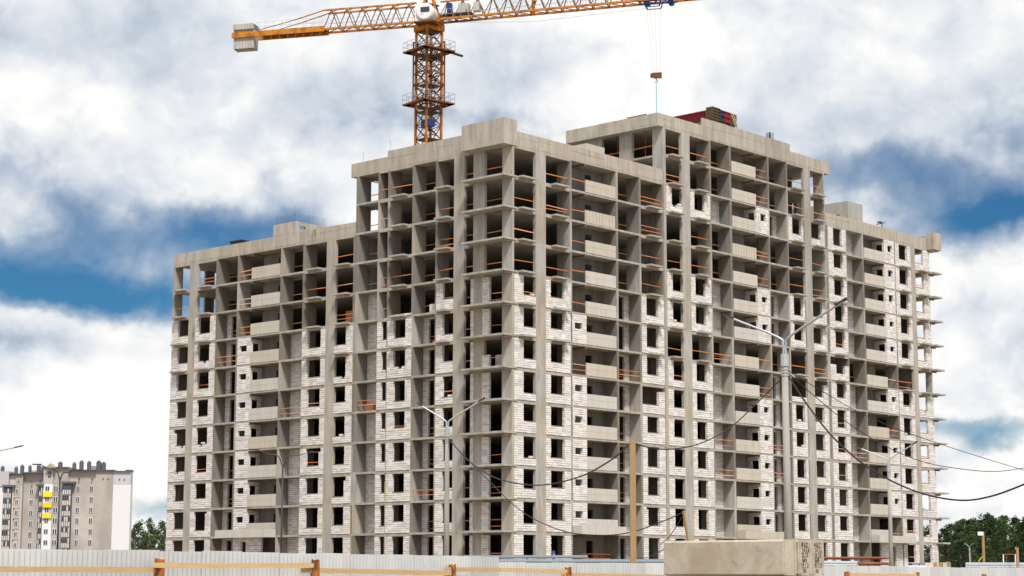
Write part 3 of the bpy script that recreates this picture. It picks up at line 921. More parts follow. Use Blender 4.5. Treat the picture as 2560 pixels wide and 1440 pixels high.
# ---------------------------------------------------------------- formwork on the tall roof
def formwork(label, mat, x0, x1, y0, y1, z0, z1, ribs_along, name='formwork_stack'):
    """a bundle of ribbed steel panels: thin skin with proud ribs on the two visible sides"""
    t = thing(name, label, 'formwork', 'formwork stacked on the tall roof')
    MB().box(x0, x1, y0, y1, z0, z1).build('panel_body', mat, t)
    m = MB()
    n = max(2, int((x1 - x0) / 0.32)) if ribs_along else 4
    for i in range(n + 1):
        if ribs_along == 'x':
            x = x0 + (x1 - x0) * i / n; m.box(x - 0.04, x + 0.04, y0 - 0.09, y0 - 0.001, z0, z1)
        elif ribs_along == 'z':
            z = z0 + (z1 - z0 - 0.08) * i / n; m.box(x0 - 0.02, x1 + 0.02, y0 - 0.11, y0 - 0.001, z, z + 0.08)
    ny = max(2, int((y1 - y0) / 0.4))
    for i in range(ny + 1):
        y = y0 + (y1 - y0) * i / ny; m.box(x0 - 0.1, x0 - 0.001, y - 0.05, y + 0.05, z0 - 0.02, z1 + 0.03)
    m.box(x0 - 0.12, x0 - 0.101, y0, y1, z0, z0 + 0.1).box(x0 - 0.12, x0 - 0.101, y0, y1, z1 - 0.1, z1)
    m.build('rib', mat, t)
    set_base(t, (x0, y0, z0))
    return t


formwork('long dark red ribbed formwork stack running back from the roof edge', 'formwork_red', 38.7, 40.2, 5.9, 13.2, 49.37, 50.45, 'z')
formwork('small dark red formwork bundle at the far left end of the stack', 'formwork_red', 37.6, 38.5, 13.6, 16.2, 49.6, 51.1, 'x')
formwork('brown ribbed formwork panel nearest the left on the tall roof', 'formwork_brown', 38.7, 40.1, 5.05, 5.8, 49.37, 50.75, 'z')
formwork('dark blue ribbed formwork panel between brown and bright red ones', 'formwork_blue', 40.15, 40.95, 5.0, 5.8, 49.37, 50.62, 'z')
formwork('bright red ribbed formwork panel right of the blue one', 'formwork_bright', 41.0, 41.95, 5.0, 5.8, 49.37, 50.62, 'z')
formwork('brown formwork panel at the right end behind the ladder', 'formwork_brown', 42.0, 43.1, 5.0, 5.8, 49.2, 50.6, 'x')
ld = thing('ladder', 'wooden ladder leaning against the formwork on the tall roof', 'ladder')
for s in (0, 0.42):
    MB().bar((42.0 + s, 4.75, 50.3), (42.75 + s, 3.9, 46.6), 0.09, 0.06).build('stile', 'timber', ld)
for i in range(9):
    t = i / 8.0
    p = Vector((42.0, 4.75, 50.3)).lerp(Vector((42.75, 3.9, 46.6)), t)
    MB().bar(p, p + Vector((0.42, 0, 0)), 0.06).build('rung', 'timber', ld)
set_base(ld, (42.75, 3.9, 46.6))

# ---------------------------------------------------------------- tower crane
CD = 212.0
CR = thing('tower_crane', 'orange lattice tower crane with white round cab standing behind the building', 'crane')
cc = at(1073, 75, CD); CX = Vector((cc.x, cc.y, 0))
DJ = (RH * 3.777 - FH).normalized(); DN = Vector((-DJ.y, DJ.x, 0))
if DN.dot(FH) > 0: DN = -DN                    # DN points to the camera
a_ = R(38.7)
E1 = RH * math.cos(a_) + FH * math.sin(a_); E2 = -RH * math.sin(a_) + FH * math.cos(a_)
zat = lambda py: at(1073, py, CD).z
ZJ = zat(57); ZT = ZJ + 2.25
Z = Vector((0, 0, 1))


def mast(side, z0, z1, leg, brace, nb, matl, matb, cross=True):
    c = [CX + (E1 * sx + E2 * sy) * (side / 2) for sx, sy in ((-1, -1), (1, -1), (1, 1), (-1, 1))]
    for p in c:
        MB().bar(p + Z * z0, p + Z * z1, leg, leg, up=tuple(E1)).build('mast_leg', matl, CR)
    h = (z1 - z0) / nb
    for i in range(nb):
        m = MB()
        for j in range(4):
            a, b = c[j], c[(j + 1) % 4]
            m.bar(a + Z * (z0 + i * h), b + Z * (z0 + i * h), brace)
            if (i + j) % 2 or cross: m.bar(a + Z * (z0 + i * h), b + Z * (z0 + (i + 1) * h), brace)
            if not (i + j) % 2 or cross: m.bar(b + Z * (z0 + i * h), a + Z * (z0 + (i + 1) * h), brace)
        m.build('mast_bracing', matb, CR)


mast(2.05, GROUND, zat(80), 0.23, 0.075, 40, 'orange', 'rust_orange')
mast(2.5, zat(275), zat(105), 0.13, 0.08, 6, 'rust_orange', 'rust_orange', cross=False)
m = MB()
for i in range(26):            # ladder and landings inside the mast
    z = zat(360) + i * 0.62
    p = CX + E1 * 0.35 + E2 * (-0.3 if i % 2 else 0.3) + Z * z
    m.obox(p, E1 * 0.5, E2 * 0.06, Z * 0.05)
    if i % 5 == 0: m.obox(CX + Z * z, E1 * 0.85, E2 * 0.8, Z * 0.04)
m.build('landing', 'dark_steel', CR)
for py, s in ((132, 4.2), (268, 4.2)):
    zz = zat(py)
    m = MB()
    for sx, sy, L, ax, ay in ((0, -1, 1, E1, E2), (0, 1, 1, E1, E2), (-1, 0, 1, E2, E1), (1, 0, 1, E2, E1)):
        off = (ay * sy if sy else ay * sx) * (s / 2 - 0.45)
        m.obox(CX + off + Z * zz, ax * (s / 2), ay * 0.45, Z * 0.04)
        m.obox(CX + (ay * (sy or sx)) * (s / 2) + Z * (zz - 0.03), ax * (s / 2), ay * 0.03, Z * 0.08)
    m.build('platform', 'rust_orange', CR)
    m = MB()
    cs = [CX + (E1 * sx + E2 * sy) * (s / 2) for sx, sy in ((-1, -1), (1, -1), (1, 1), (-1, 1))]
    for j in range(4):
        a, b = cs[j], cs[(j + 1) % 4]
        for hh in (0.55, 1.1): m.bar(a + Z * (zz + hh), b + Z * (zz + hh), 0.035)
        for q in range(5):
            p = a.lerp(b, q / 5); m.bar(p + Z * zz, p + Z * (zz + 1.1), 0.035)
    m.build('handrail', 'steel', CR)
m = MB().bar(CX + E1 * 1.0 + Z * zat(118), CX + E1 * 4.3 - E2 * 0.6 + Z * (zat(118) - 0.5), 0.22).bar(CX + E1 * 1.3 + Z * zat(105), CX + E1 * 3.8 - E2 * 0.5 + Z * (zat(118) - 0.4), 0.05)
m.build('loading_beam', 'rust_orange', CR)
MB().obox(CX - E1 * 0.5 - E2 * 0.6 + Z * zat(322), E1 * 0.5, E2 * 0.62, Z * 0.4).build('control_box', 'blue', CR)
# slewing ring, tower head
m = MB().obox(CX + Z * (zat(80) + 0.35), E1 * 1.25, E2 * 1.25, Z * 0.35)
m.tube([CX + Z * (zat(80) + 0.7), CX + Z * (zat(80) + 1.1)], 1.35, 20)
m.build('slewing_ring', 'orange', CR)
m = MB().obox(CX + Z * (ZJ + 0.35), DJ * 1.5, DN * 0.85, Z * 0.5)
for sx in (-1, 1):
    for sy in (-1, 1): m.bar(CX + DJ * 1.2 * sx + DN * 0.7 * sy + Z * ZJ, CX + DJ * 0.2 * sx + DN * 0.15 * sy + Z * (ZT + 1.4), 0.22)
m.bar(CX + Z * (ZT + 1.2), CX + Z * (ZT + 2.4), 0.35)
m.build('tower_head', 'orange', CR)


def truss(L0, L1, w, z0, z1, step, top_two, names, sgn, slope=0.0):
    d = DJ * sgn + Z * slope
    for s in (-1, 1):
        MB().bar(CX + d * L0 + DN * (w / 2 * s) + Z * z0, CX + d * L1 + DN * (w / 2 * s) + Z * z0, 0.20, 0.22).build(names + '_chord', 'orange', CR)
    tops = ([DN * (w / 2 * 0.9), DN * (-w / 2 * 0.9)] if top_two else [Vector((0, 0, 0))])
    for t in tops:
        MB().bar(CX + d * L0 + t + Z * z1, CX + d * L1 + t + Z * z1, 0.17).build(names + '_chord', 'orange', CR)
    n = max(1, round((L1 - L0) / step))
    m = MB()
    for i in range(n):
        a, b = L0 + (L1 - L0) * i / n, L0 + (L1 - L0) * (i + 1) / n
        c = (a + b) / 2
        for k, s in enumerate((-1, 1)):
            t = tops[min(k, len(tops) - 1)] if top_two else tops[0]
            if top_two: t = DN * (w / 2 * 0.9 * s)
            m.bar(CX + d * a + DN * (w / 2 * s) + Z * z0, CX + d * c + t + Z * z1, 0.085)
            m.bar(CX + d * c + t + Z * z1, CX + d * b + DN * (w / 2 * s) + Z * z0, 0.085)
        m.bar(CX + d * a + DN * (w / 2) + Z * z0, CX + d * b - DN * (w / 2) + Z * z0, 0.07)
        m.bar(CX + d * a + DN * (w / 2) + Z * z0, CX + d * a - DN * (w / 2) + Z * z0, 0.07)
        if top_two: m.bar(CX + d * a + tops[0] + Z * z1, CX + d * b + tops[1] + Z * z1, 0.07)
    m.build(names + '_lacing', 'rust_orange', CR)
    m = MB()
    for s in (-1, 1):
        for hh in (0.55, 1.1):
            m.bar(CX + d * L0 + DN * (w / 2 * s * 1.05) + Z * (z0 + hh), CX + d * L1 + DN * (w / 2 * s * 1.05) + Z * (z0 + hh), 0.025)
        for i in range(2 * n):
            p = CX + d * (L0 + (L1 - L0) * i / (2 * n)) + DN * (w / 2 * s * 1.05)
            m.bar(p + Z * z0, p + Z * (z0 + 1.1), 0.025)
    m.build('handrail', 'steel', CR)


truss(1.3, 12.4, 1.5, ZJ, ZT, 1.9, True, 'counter_jib', -1)
SL = 0.017
truss(1.3, 52.0, 1.5, ZJ + 0.12, ZT + 0.1, 1.75, False, 'jib', 1, SL)
for s in (-1, 1):
    MB().bar(CX - DJ * 12.3 + DN * (0.8 * s) + Z * (ZJ + 0.05), CX - DJ * 23.6 + DN * (0.8 * s) + Z * (ZJ + 0.05), 0.22, 0.62).build('counter_jib_beam', 'orange', CR)
    MB().tube([CX - DJ * 12.4 + DN * (0.67 * s) + Z * ZT, CX - DJ * 16.0 + DN * (0.72 * s) + Z * (ZT - 0.9)], 0.07, 6).build('tie_rod', 'orange', CR)
    MB().tube([CX - DJ * 16.0 + DN * (0.72 * s) + Z * (ZT - 0.9), CX - DJ * 20.6 + DN * (0.8 * s) + Z * (ZJ + 0.4)], 0.045, 6).build('tie_rod', 'rust_orange', CR)
m = MB()
for i in range(8): m.obox(CX - DJ * (12.8 + i) + Z * (ZJ + 0.1), DJ * 0.46, DN * 0.65, Z * 0.04)
m.build('walkway', 'dark_steel', CR)
m = MB()
for s in (-1, 1):
    for hh in (0.5, 1.0): m.bar(CX - DJ * 12.5 + DN * (0.95 * s) + Z * (ZJ + 0.35 + hh), CX - DJ * 20.4 + DN * (0.95 * s) + Z * (ZJ + 0.35 + hh), 0.022)
    for i in range(9): m.bar(CX - DJ * (12.5 + i * 0.98) + DN * (0.95 * s) + Z * (ZJ + .35), CX - DJ * (12.5 + i * .98) + DN * (.95 * s) + Z * (ZJ + 1.35), 0.022)
m.build('handrail', 'steel', CR)
for i in range(7):
    p = CX - DJ * (21.1 + i * 0.36)
    o = MB().obox(p + Z * (ZJ - 0.1), DJ * 0.165, DN * 0.66, Z * 1.42).obox(p + Z * (ZJ + 1.0), DJ * 0.165, DN * 0.95, Z * 0.32).obox(p + Z * (ZJ - 1.5), DJ * 0.12, DN * 0.5, Z * 0.12)
    o.build('counterweight', 'ballast', CR)
# cab
cabc = CX + DN * 1.9 + DJ * 0.25 + Z * (ZJ + 0.55)
m = MB()
rp = []
pts = [cabc - DN * 0.9, cabc + DN * 0.55, cabc + DN * 0.78, cabc + DN * 0.86]
m.tube(pts, [1.05, 1.05, 0.95, 0.82], 28)
m.obox(cabc - DN * 0.1 - DJ * 0.6, DJ * 0.55, DN * 0.7, Z * 1.0)
cab = m.build('cab', 'white', CR, smooth=False)
MB().obox(cabc + DN * 0.87 + DJ * 0.1 + Z * 0.2, DJ * 0.52, DN * 0.012, Z * 0.3).build('window', 'glass', cab)
MB().obox(cabc + DN * 0.87 - DJ * 0.25 - Z * 0.25, DJ * 0.22, DN * 0.012, Z * 0.12).build('window', 'sheet_pale', cab)
MB().obox(cabc - Z * 1.1 - DN * 0.2, DJ * 1.2, DN * 1.0, Z * 0.06).build('cab_floor', 'rust_orange', CR)
# machinery on the jib root
MB().obox(CX + DJ * 4.1 + Z * (ZJ + 1.35), DJ * 0.6, DN * 0.45, Z * 0.5).build('control_box', 'ballast', CR)
MB().obox(CX + DJ * 5.6 + Z * (ZJ + 1.45), DJ * 0.34, DN * 0.4, Z * 0.48).build('control_box', 'ballast', CR)
MB().obox(CX + DJ * 2.4 + Z * (ZJ + 1.2), DJ * 0.25, DN * 0.3, Z * 0.9).build('winch', 'blue', CR)
MB().obox(CX + DJ * 3.4 + Z * (ZJ + 0.72), DJ * 1.7, DN * 0.6, Z * 0.07).build('machine_deck', 'dark_steel', CR)
MB().bar(CX + DJ * 12.1 + Z * ZJ, CX + DJ * 12.1 + Z * (ZT + 0.8), 0.3).build('jib_post', 'orange', CR)
# trolley, ropes, hook
tp = CX + DJ * 25.6
ZJ0 = ZJ; ZJ = ZJ + 0.12 + 25.6 * SL
m = MB()
for s in (-1, 1):
    for q in (-1.0, 1.0): m.bar(tp + DJ * q + DN * 0.6 * s + Z * (ZJ + 0.1), tp + DJ * q * 0.75 + DN * 0.5 * s + Z * (ZJ - 0.75), 0.12)
    m.bar(tp - DJ * 1.6 + DN * 0.6 * s + Z * (ZJ - 0.1), tp + DJ * 2.6 + DN * 0.6 * s + Z * (ZJ - 0.1), 0.16)
    m.bar(tp - DJ * 0.8 + DN * 0.5 * s + Z * (ZJ - 0.75), tp + DJ * 0.8 + DN * 0.5 * s + Z * (ZJ - 0.75), 0.08)
m.tube([tp + DJ * 2.0 - DN * 0.3 + Z * (ZJ - 0.3), tp + DJ * 2.0 + DN * 0.3 + Z * (ZJ - 0.3)], 0.35, 14)
m.tube([tp - DJ * 0.6 - DN * 0.3 + Z * (ZJ - 0.25), tp - DJ * 0.6 + DN * 0.3 + Z * (ZJ - 0.25)], 0.3, 14)
m.build('trolley', 'blue', CR)
depth_t = (tp + Z * ZJ - CAM).dot(FW)
hz = at(1637, 197, depth_t).z
hk = Vector((tp.x, tp.y, hz)) + DJ * 0.25
for dx0, dx1 in ((-0.75, -0.35), (-0.35, -0.1), (0.15, 0.1), (0.85, 0.45)):
    MB().tube([tp + DJ * dx0 + Z * (ZJ - 0.4), hk + DJ * dx1 + Z * 0.3], 0.016, 4).build('hoist_rope', 'steel', CR)
ZJ = ZJ0
m = MB().obox(hk + DJ * 0.18, DJ * 0.42, DN * 0.16, Z * 0.3).obox(hk - DJ * 0.42, DJ * 0.2, DN * 0.16, Z * 0.2)
m.tube([hk - DJ * 0.35 - DN * 0.18 + Z * 0.12, hk - DJ * 0.35 + DN * 0.18 + Z * 0.12], 0.18, 12)
m.build('hook_block', 'rust_orange', CR)
pts = [hk + Z * (-0.3), hk + Z * (-0.45)] + [hk + Z * (-0.6) + DJ * (0.13 * math.cos(a)) + Z * (0.13 * math.sin(a)) for a in [R(90 - 30 * i) for i in range(9)]]
MB().tube(pts, 0.045, 6).build('hook', 'dark_steel', CR)
MB().tube([hk - Z * 0.7, hk - Z * 4.8], 0.04, 6).build('sling', 'turquoise', CR)
MB().tube([CX + DJ * 1.5 + DN * .5 + Z * (ZJ - 0.2), CX + DJ * 12 + Z * (ZJ - 0.75), CX + DJ * 25 + Z * (ZJ - 0.2)], 0.015, 4).build('trolley_rope', 'steel', CR)
set_base(CR, (CX.x, CX.y, GROUND))


# ---------------------------------------------------------------- street lamps, poles, cables
def foot(p):
    return Vector((p.x, p.y, GROUND))


def curve_pts(pts, n=8):
    """Catmull-Rom through points"""
    P_ = [Vector(p) for p in pts]; P_ = [P_[0] * 2 - P_[1]] + P_ + [P_[-1] * 2 - P_[-2]]
    out = []
    for i in range(1, len(P_) - 2):
        for k in range(n):
            t = k / n
            a, b, c, d = P_[i - 1], P_[i], P_[i + 1], P_[i + 2]
            out.append(0.5 * ((2 * b) + (c - a) * t + (2 * a - 5 * b + 4 * c - d) * t * t + (3 * b - a - 3 * c + d) * t ** 3))
    out.append(P_[-2])
    return out


def concrete_lamp(label, d, px, ytop, yfork, tips, w0, w1):
    t = thing('street_lamp', label, 'street lamp', 'concrete street lamps')
    top = at(px, ytop, d); fork = at(px, yfork, d)
    b = foot(top)
    MB().tube([b, top], [w0 / 2, w1 / 2], 10).build('pole', 'pole_concrete', t, smooth=True)
    MB().tube([top - Z * 0.05, top + Z * 0.32], w1 * 0.62, 12).build('sleeve', 'steel', t)
    m = MB()
    for k in range(3): m.tube([top - Z * (0.12 + 0.09 * k), top - Z * (0.16 + 0.09 * k)], w1 * 0.57, 12)
    m.build('clamp_band', 'steel', t)
    f0 = Vector((top.x, top.y, fork.z))
    r = w1 * 0.2
    for i, (tx, ty, dd) in enumerate(tips):
        e = at(tx, ty, d + dd)
        off = RT0 * (r * (-1 if i == 0 else 1))
        mid = f0 + (e - f0) * 0.13 + Z * 0.02
        arm = curve_pts([top + off + Z * 0.3, f0 + off - Z * 0.12, mid, e], 6)
        MB().tube(arm, r * 0.95, 8).build('arm', 'steel', t, smooth=True)
        dirv = (e - mid).normalized(); sd_ = dirv.cross(Z).normalized(); un = sd_.cross(dirv)
        L = (e - f0).length
        MB().obox(e - dirv * (L * 0.04) + un * r * 0.4, dirv * (L * 0.09), sd_ * r * 1.5, un * r * 0.8).build('lantern', 'dark_steel', t)
    set_base(t, b)
    return t


concrete_lamp('tall concrete street lamp with two steel arms in front of the right facade', 56, 1962, 912, 850, [(1815, 790, 0.9), (2110, 752, -0.9)], 0.27, 0.195)
concrete_lamp('slim concrete street lamp with two arms in front of the near corner', 88, 1118, 1090, 1055, [(1046, 1010, 0.5), (1208, 998, -0.5)], 0.30, 0.20)
concrete_lamp('small concrete street lamp with two arms before the right wing', 116, 2222, 1178, 1150, [(2143, 1118, 0.5), (2291, 1106, -0.5)], 0.33, 0.20)
concrete_lamp('tiny distant street lamp with two arms before the forest', 290, 2424, 1376, 1368, [(2410, 1357, 0.5), (2436, 1355, -0.5)], 0.30, 0.2)
concrete_lamp('street lamp at the left edge with only one arm reaching into view', 120, -70, 1168, 1142, [(-160, 1110, 0.5), (52, 1116, -0.5)], 0.30, 0.2)


def metal_lamp(label, d, px, yfork, tips, r):
    t = thing('street_lamp', label, 'street lamp', 'dark metal street lamps')
    fork = at(px, yfork, d); b = foot(fork)
    MB().tube([b, fork], [r * 1.25, r * 0.9], 10).build('pole', 'dark_steel', t, smooth=True)
    for tx, ty in tips:
        e = at(tx, ty, d); s = 1 if tx > px else -1
        k = e - fork
        arm = curve_pts([fork - Z * 0.1, fork + k * 0.18 + Z * (k.length * 0.22), fork + k * 0.55 + Z * (k.length * 0.10), e], 8)
        MB().tube(arm, [r * 0.8 - r * 0.4 * i / (len(arm) - 1) for i in range(len(arm))], 8).build('arm', 'dark_steel', t, smooth=True)
        dv_ = Vector((k.x, k.y, 0)).normalized()
        MB().obox(e + dv_ * 0.2, dv_ * 0.3, dv_.cross(Z) * 0.09, Z * 0.04).build('lantern', 'dark_steel', t)
    set_base(t, b)
    return t


metal_lamp('dark metal street lamp with two curved arms before the left wing', 112, 707, 1165, [(643, 1124), (775, 1130)], 0.05)
metal_lamp('dark metal street lamp with two curved arms before the distant flats', 128, 150, 1198, [(100, 1161), (186, 1175)], 0.065)

wp = thing('timber_post', 'square timber cable post standing before the right facade', 'post')
tp_ = at(1581, 1100, 54)
MB().bar(foot(tp_), tp_, 0.17, 0.17, up=tuple(RH)).build('post', 'post_timber', wp)
MB().tube([tp_ - RH * 0.1 - Z * 0.1, tp_ + RH * 0.1 - Z * 0.1], 0.02, 6).build('bolt', 'dark_steel', wp)
set_base(wp, foot(tp_))
lp0, lp1 = at(1709, 1278, 60), at(1722, 1362, 60)
lb = thing('leaning_pole', 'thin leaning wooden pole behind the concrete blocks', 'post')
MB().bar(lp0, lp1 + (lp1 - lp0) * 1.55, 0.07).build('pole', 'old_timber', lb)
set_base(lb, foot(lp1))


def cable(label, pts, r, mat='cable'):
    p = curve_pts([at(*q) for q in pts], 8)
    o = MB().tube(p, r, 6).build('cable', mat)
    return tag(o, label, 'cable', 'overhead cables')


cable('thick black cable from the slim lamp sagging up to the timber post', [(1122, 1097, 88), (1170, 1150, 82), (1240, 1195, 77), (1340, 1213, 71), (1440, 1195, 65), (1520, 1155, 58), (1577, 1108, 54)], 0.026)
cable('black cable from the slim lamp sloping down to the leaning pole', [(1122, 1100, 88), (1200, 1180, 84), (1300, 1275, 78), (1400, 1325, 72), (1500, 1338, 68), (1580, 1330, 66), (1660, 1302, 62), (1710, 1280, 60)], 0.019)
cable('black cable from the timber post rising to the tall lamp', [(1586, 1108, 54), (1630, 1120, 54.5), (1690, 1122, 55), (1760, 1105, 55), (1830, 1065, 55.5), (1900, 1000, 56), (1955, 945, 56)], 0.019)
cable('thick black cable from the tall lamp swooping lowest to the right', [(1968, 935, 56), (2010, 1000, 55), (2080, 1090, 54), (2170, 1168, 53), (2280, 1225, 52), (2390, 1250, 51), (2480, 1240, 50), (2600, 1195, 49)], 0.024)
cable('thin twisted cable from the tall lamp in the middle of the three', [(1970, 932, 56), (2030, 985, 58), (2110, 1050, 60), (2200, 1108, 63), (2300, 1152, 66), (2400, 1172, 70), (2500, 1178, 74), (2620, 1160, 78)], 0.014)
cable('thin cable from the tall lamp staying highest to the right', [(1970, 926, 56), (2050, 975, 58), (2150, 1032, 61), (2250, 1075, 64), (2350, 1110, 68), (2450, 1142, 72), (2600, 1188, 78)], 0.012)
cable('short black wire hanging from the leaning pole', [(1710, 1282, 60), (1695, 1310, 60), (1670, 1345, 60), (1650, 1362, 60)], 0.014)
cable('thin black wire looping low beside the concrete blocks', [(1590, 1397, 57), (1620, 1393, 55), (1660, 1373, 52), (1690, 1350, 50)], 0.012)


# ---------------------------------------------------------------- fences
def fence(label, pts, group='corrugated site fence', rib=0.115, mat='sheet'):
    """pts: (px, ytop, d) along the top edge"""
    t = thing('metal_fence', label, 'fence', group)
    for (p0, p1) in zip(pts[:-1], pts[1:]):
        a, b = at(*p0), at(*p1)
        za, zb = a.z, b.z
        A, Bv = Vector((a.x, a.y, 0)), Vector((b.x, b.y, 0))
        dr = Bv - A; L = dr.length; dr.normalize()
        nr = Vector((dr.y, -dr.x, 0))
        if nr.dot(CAM - A) < 0: nr = -nr
        n = max(1, round(L / 1.15)); w = L / n
        for i in range(n):
            s0 = i * w
            lift = RND.uniform(-0.012, 0.012); tilt = RND.uniform(-0.006, 0.006)
            mb = MB(); k = round(w / rib); rw = w / k
            prof = []
            for j in range(k):
                x = s0 + j * rw
                prof += [(x, 0.0), (x + rw - 0.030, 0.0), (x + rw - 0.024, -0.045), (x + rw - 0.004, -0.045)]
            prof.append((s0 + w, 0.0))
            for (x, dd) in prof:
                f_ = x / L
                zt = za + (zb - za) * f_ + lift + tilt * (x - s0)
                q_ = A + dr * x + nr * (dd + 0.006 * (i % 2))
                mb.v += [(q_.x, q_.y, GROUND + 0.06), (q_.x, q_.y, zt)]
            for j in range(len(prof) - 1):
                mb.f.append((2 * j, 2 * j + 2, 2 * j + 3, 2 * j + 1)); mb.mi.append(0)
            mb.build('sheet', mat, t)
    b0 = at(*pts[0]); set_base(t, foot(b0))
    return t


def add_part(t, mb, name, mat):
    o = mb.build(name, mat, t)
    o.location = -Vector(t.location)
    return o


def log_post(t, px, ytop, d, w):
    p = at(px, ytop, d)
    mb = MB(); seg = 14; zs = np.linspace(GROUND, p.z, 16)
    rad = [[w / 2 * (1 + RND.uniform(-0.07, 0.07)) for _ in range(seg)] for _ in zs]
    for zi, z in enumerate(zs):
        for k in range(seg):
            a = 2 * math.pi * k / seg
            mb.v.append((p.x + math.cos(a) * rad[zi][k], p.y + math.sin(a) * rad[zi][k], z + (RND.uniform(-.015, .015) if zi else 0)))
    for i in range(len(zs) - 1):
        for k in range(seg):
            a, b = i * seg + k, i * seg + (k + 1) % seg
            mb.f.append((a, b, b + seg, a + seg)); mb.mi.append(0)
    e = (len(zs) - 1) * seg
    mb.f.append(tuple(e + k for k in range(seg))); mb.mi.append(1)
    o = mb.build('log_post', ['bark', 'end_grain'], t)
    o.location = -Vector(t.location)
    return o


def rail_plank(t, a, b, h, wav=0.0):
    """plank between two (px,py,d) points, slightly wavy lower edge"""
    A, Bv = at(*a), at(*b)
    dr = (Bv - A); L = dr.length; dr.normalize(); s = dr.cross(Z).normalized(); n = 16
    if s.dot(CAM - A) < 0: s = -s
    mb = MB()
    for i in range(n + 1):
        p = A + dr * (L * i / n)
        lo = -h / 2 + (RND.uniform(-1, 1) * wav); hi = h / 2 + RND.uniform(-1, 1) * wav * 0.4
        for dd in (0.0, 0.045):
            for zz in (lo, hi): mb.v.append(tuple(p + s * dd + Z * zz))
    for i in range(n):
        q = i * 4; r_ = q + 4
        for a_, b_ in ((2, 3), (3, 1), (1, 0), (0, 2)):
            mb.f.append((q + a_, r_ + a_, r_ + b_, q + b_)); mb.mi.append(0)
    mb.f += [(0, 2, 3, 1), (n * 4, n * 4 + 1, n * 4 + 3, n * 4 + 2)]; mb.mi += [0, 0]
    return add_part(t, mb, 'rail', 'timber')


f1 = fence('long pale grey corrugated fence with log posts along the left foreground', [(-60, 1370, 27.8), (400, 1376.5, 31.2), (790, 1383, 34.6), (1247, 1391.5, 40.2)])
for px, y, d, w in ((399.5, 1397, 30.9, 0.165), (789, 1398, 34.3, 0.150), (1131, 1411, 38.4, 0.150)): log_post(f1, px, y, d, w)
rail_plank(f1, (-60, 1423, 27.5), (384, 1424, 30.8), 0.082, 0.006)
rail_plank(f1, (384, 1413, 30.7), (780, 1414, 34.2), 0.085, 0.010)
rail_plank(f1, (752, 1425, 34.0), (1124, 1433, 38.0), 0.088, 0.006)
rail_plank(f1, (1112, 1423, 38.2), (1246, 1424, 39.9), 0.08, 0.006)
f2 = fence('short lower grey corrugated fence between the long fence and the concrete blocks', [(1247, 1405.5, 40.3), (1665, 1409, 46.6)])
log_post(f2, 1421, 1418, 42.6, 0.15)
rail_plank(f2, (1250, 1424, 39.9), (1414, 1428, 42.4), 0.08, 0.006)
rail_plank(f2, (1400, 1437, 42.4), (1665, 1441, 46.0), 0.08, 0.006)
f3 = fence('grey corrugated fence with cut log posts at the lower right', [(1960, 1412, 68), (2300, 1417, 80), (2640, 1421, 94)], rib=0.16)
for px, y, d, w in ((2117, 1429, 70, 0.2), (2294, 1431, 76.5, 0.15), (2460, 1435, 83, 0.2)): log_post(f3, px, y, d, w)
rail_plank(f3, (2125, 1437, 70), (2290, 1439, 76), 0.14, 0.01)


def ribbed_sheets(label, pts, mat, n, group):
    """horizontally ribbed sheeting: pts (px, ytop, ybottom, d)"""
    t = thing('ribbed_sheet_fence', label, 'fence', group)
    for i in range(n):
        mb = MB()
        for (p0, p1) in zip(pts[:-1], pts[1:]):
            a0, a1 = at(p0[0], p0[1], p0[3]), at(p0[0], p0[2], p0[3]); b0, b1 = at(p1[0], p1[1], p1[3]), at(p1[0], p1[2], p1[3])
            A0, A1 = a0.lerp(a1, i / n), a0.lerp(a1, (i + 1) / n); B0, B1 = b0.lerp(b1, i / n), b0.lerp(b1, (i + 1) / n)
            h = abs(A0.z - A1.z)
            mb.bar((A0 + A1) / 2, (B0 + B1) / 2, 0.10 if i % 2 else 0.04, h * 0.98)
        mb.build('sheet', mat, t)
    a, b = at(pts[0][0], pts[0][2], pts[0][3]), at(pts[-1][0], pts[-1][2], pts[-1][3])
    m_ = MB()
    nseg = max(2, int((b - a).length / 3))
    for i in range(nseg + 1):
        p = a.lerp(b, i / nseg) + FH * 0.12
        m_.bar(foot(p), p, 0.08)
    m_.build('posts', 'steel', t)
    set_base(t, foot(a))
    return t


ribbed_sheets('blue grey ribbed sheet hoarding, upper strip behind the low fence', [(1160, 1388, 1397, 74), (1468, 1388, 1396, 78)], 'sheet_blue', 3, 'ribbed sheeting behind the fences')
ribbed_sheets('blue grey ribbed sheet hoarding, longer lower strip behind the low fence', [(1160, 1397.5, 1413, 70), (1700, 1398, 1413, 74)], 'sheet_blue', 5, 'ribbed sheeting behind the fences')
ribbed_sheets('pale blue ribbed sheets right of the concrete blocks', [(1990, 1401, 1418, 92), (2142, 1403, 1418, 94)], 'sheet_pale', 6, 'ribbed sheeting behind the fences')
ribbed_sheets('pale ribbed sheet fence at the far right before the forest', [(2415, 1406, 1424, 118), (2640, 1406.5, 1424, 128)], 'sheet_pale', 6, 'ribbed sheeting behind the fences')

# ---------------------------------------------------------------- concrete foundation blocks
EL = (-RH * 0.753 + FH * 0.658).normalized(); EW = (RH * 0.658 + FH * 0.753).normalized()
N0 = at(1957, 1348.6, 30.3)
BLK = [('front foundation block showing its long stained face', None), ('middle foundation block with black handwriting on its end', ['ФБС', '24.3.6', '20.25', 'М9', '29.7.21', 'ЛК']),
       ('rear foundation block at the right with black handwriting', ['ФБС', '24.3.6', '20.25', 'М9', '19.7.21', 'ЛК'])]
txt_cache = {}


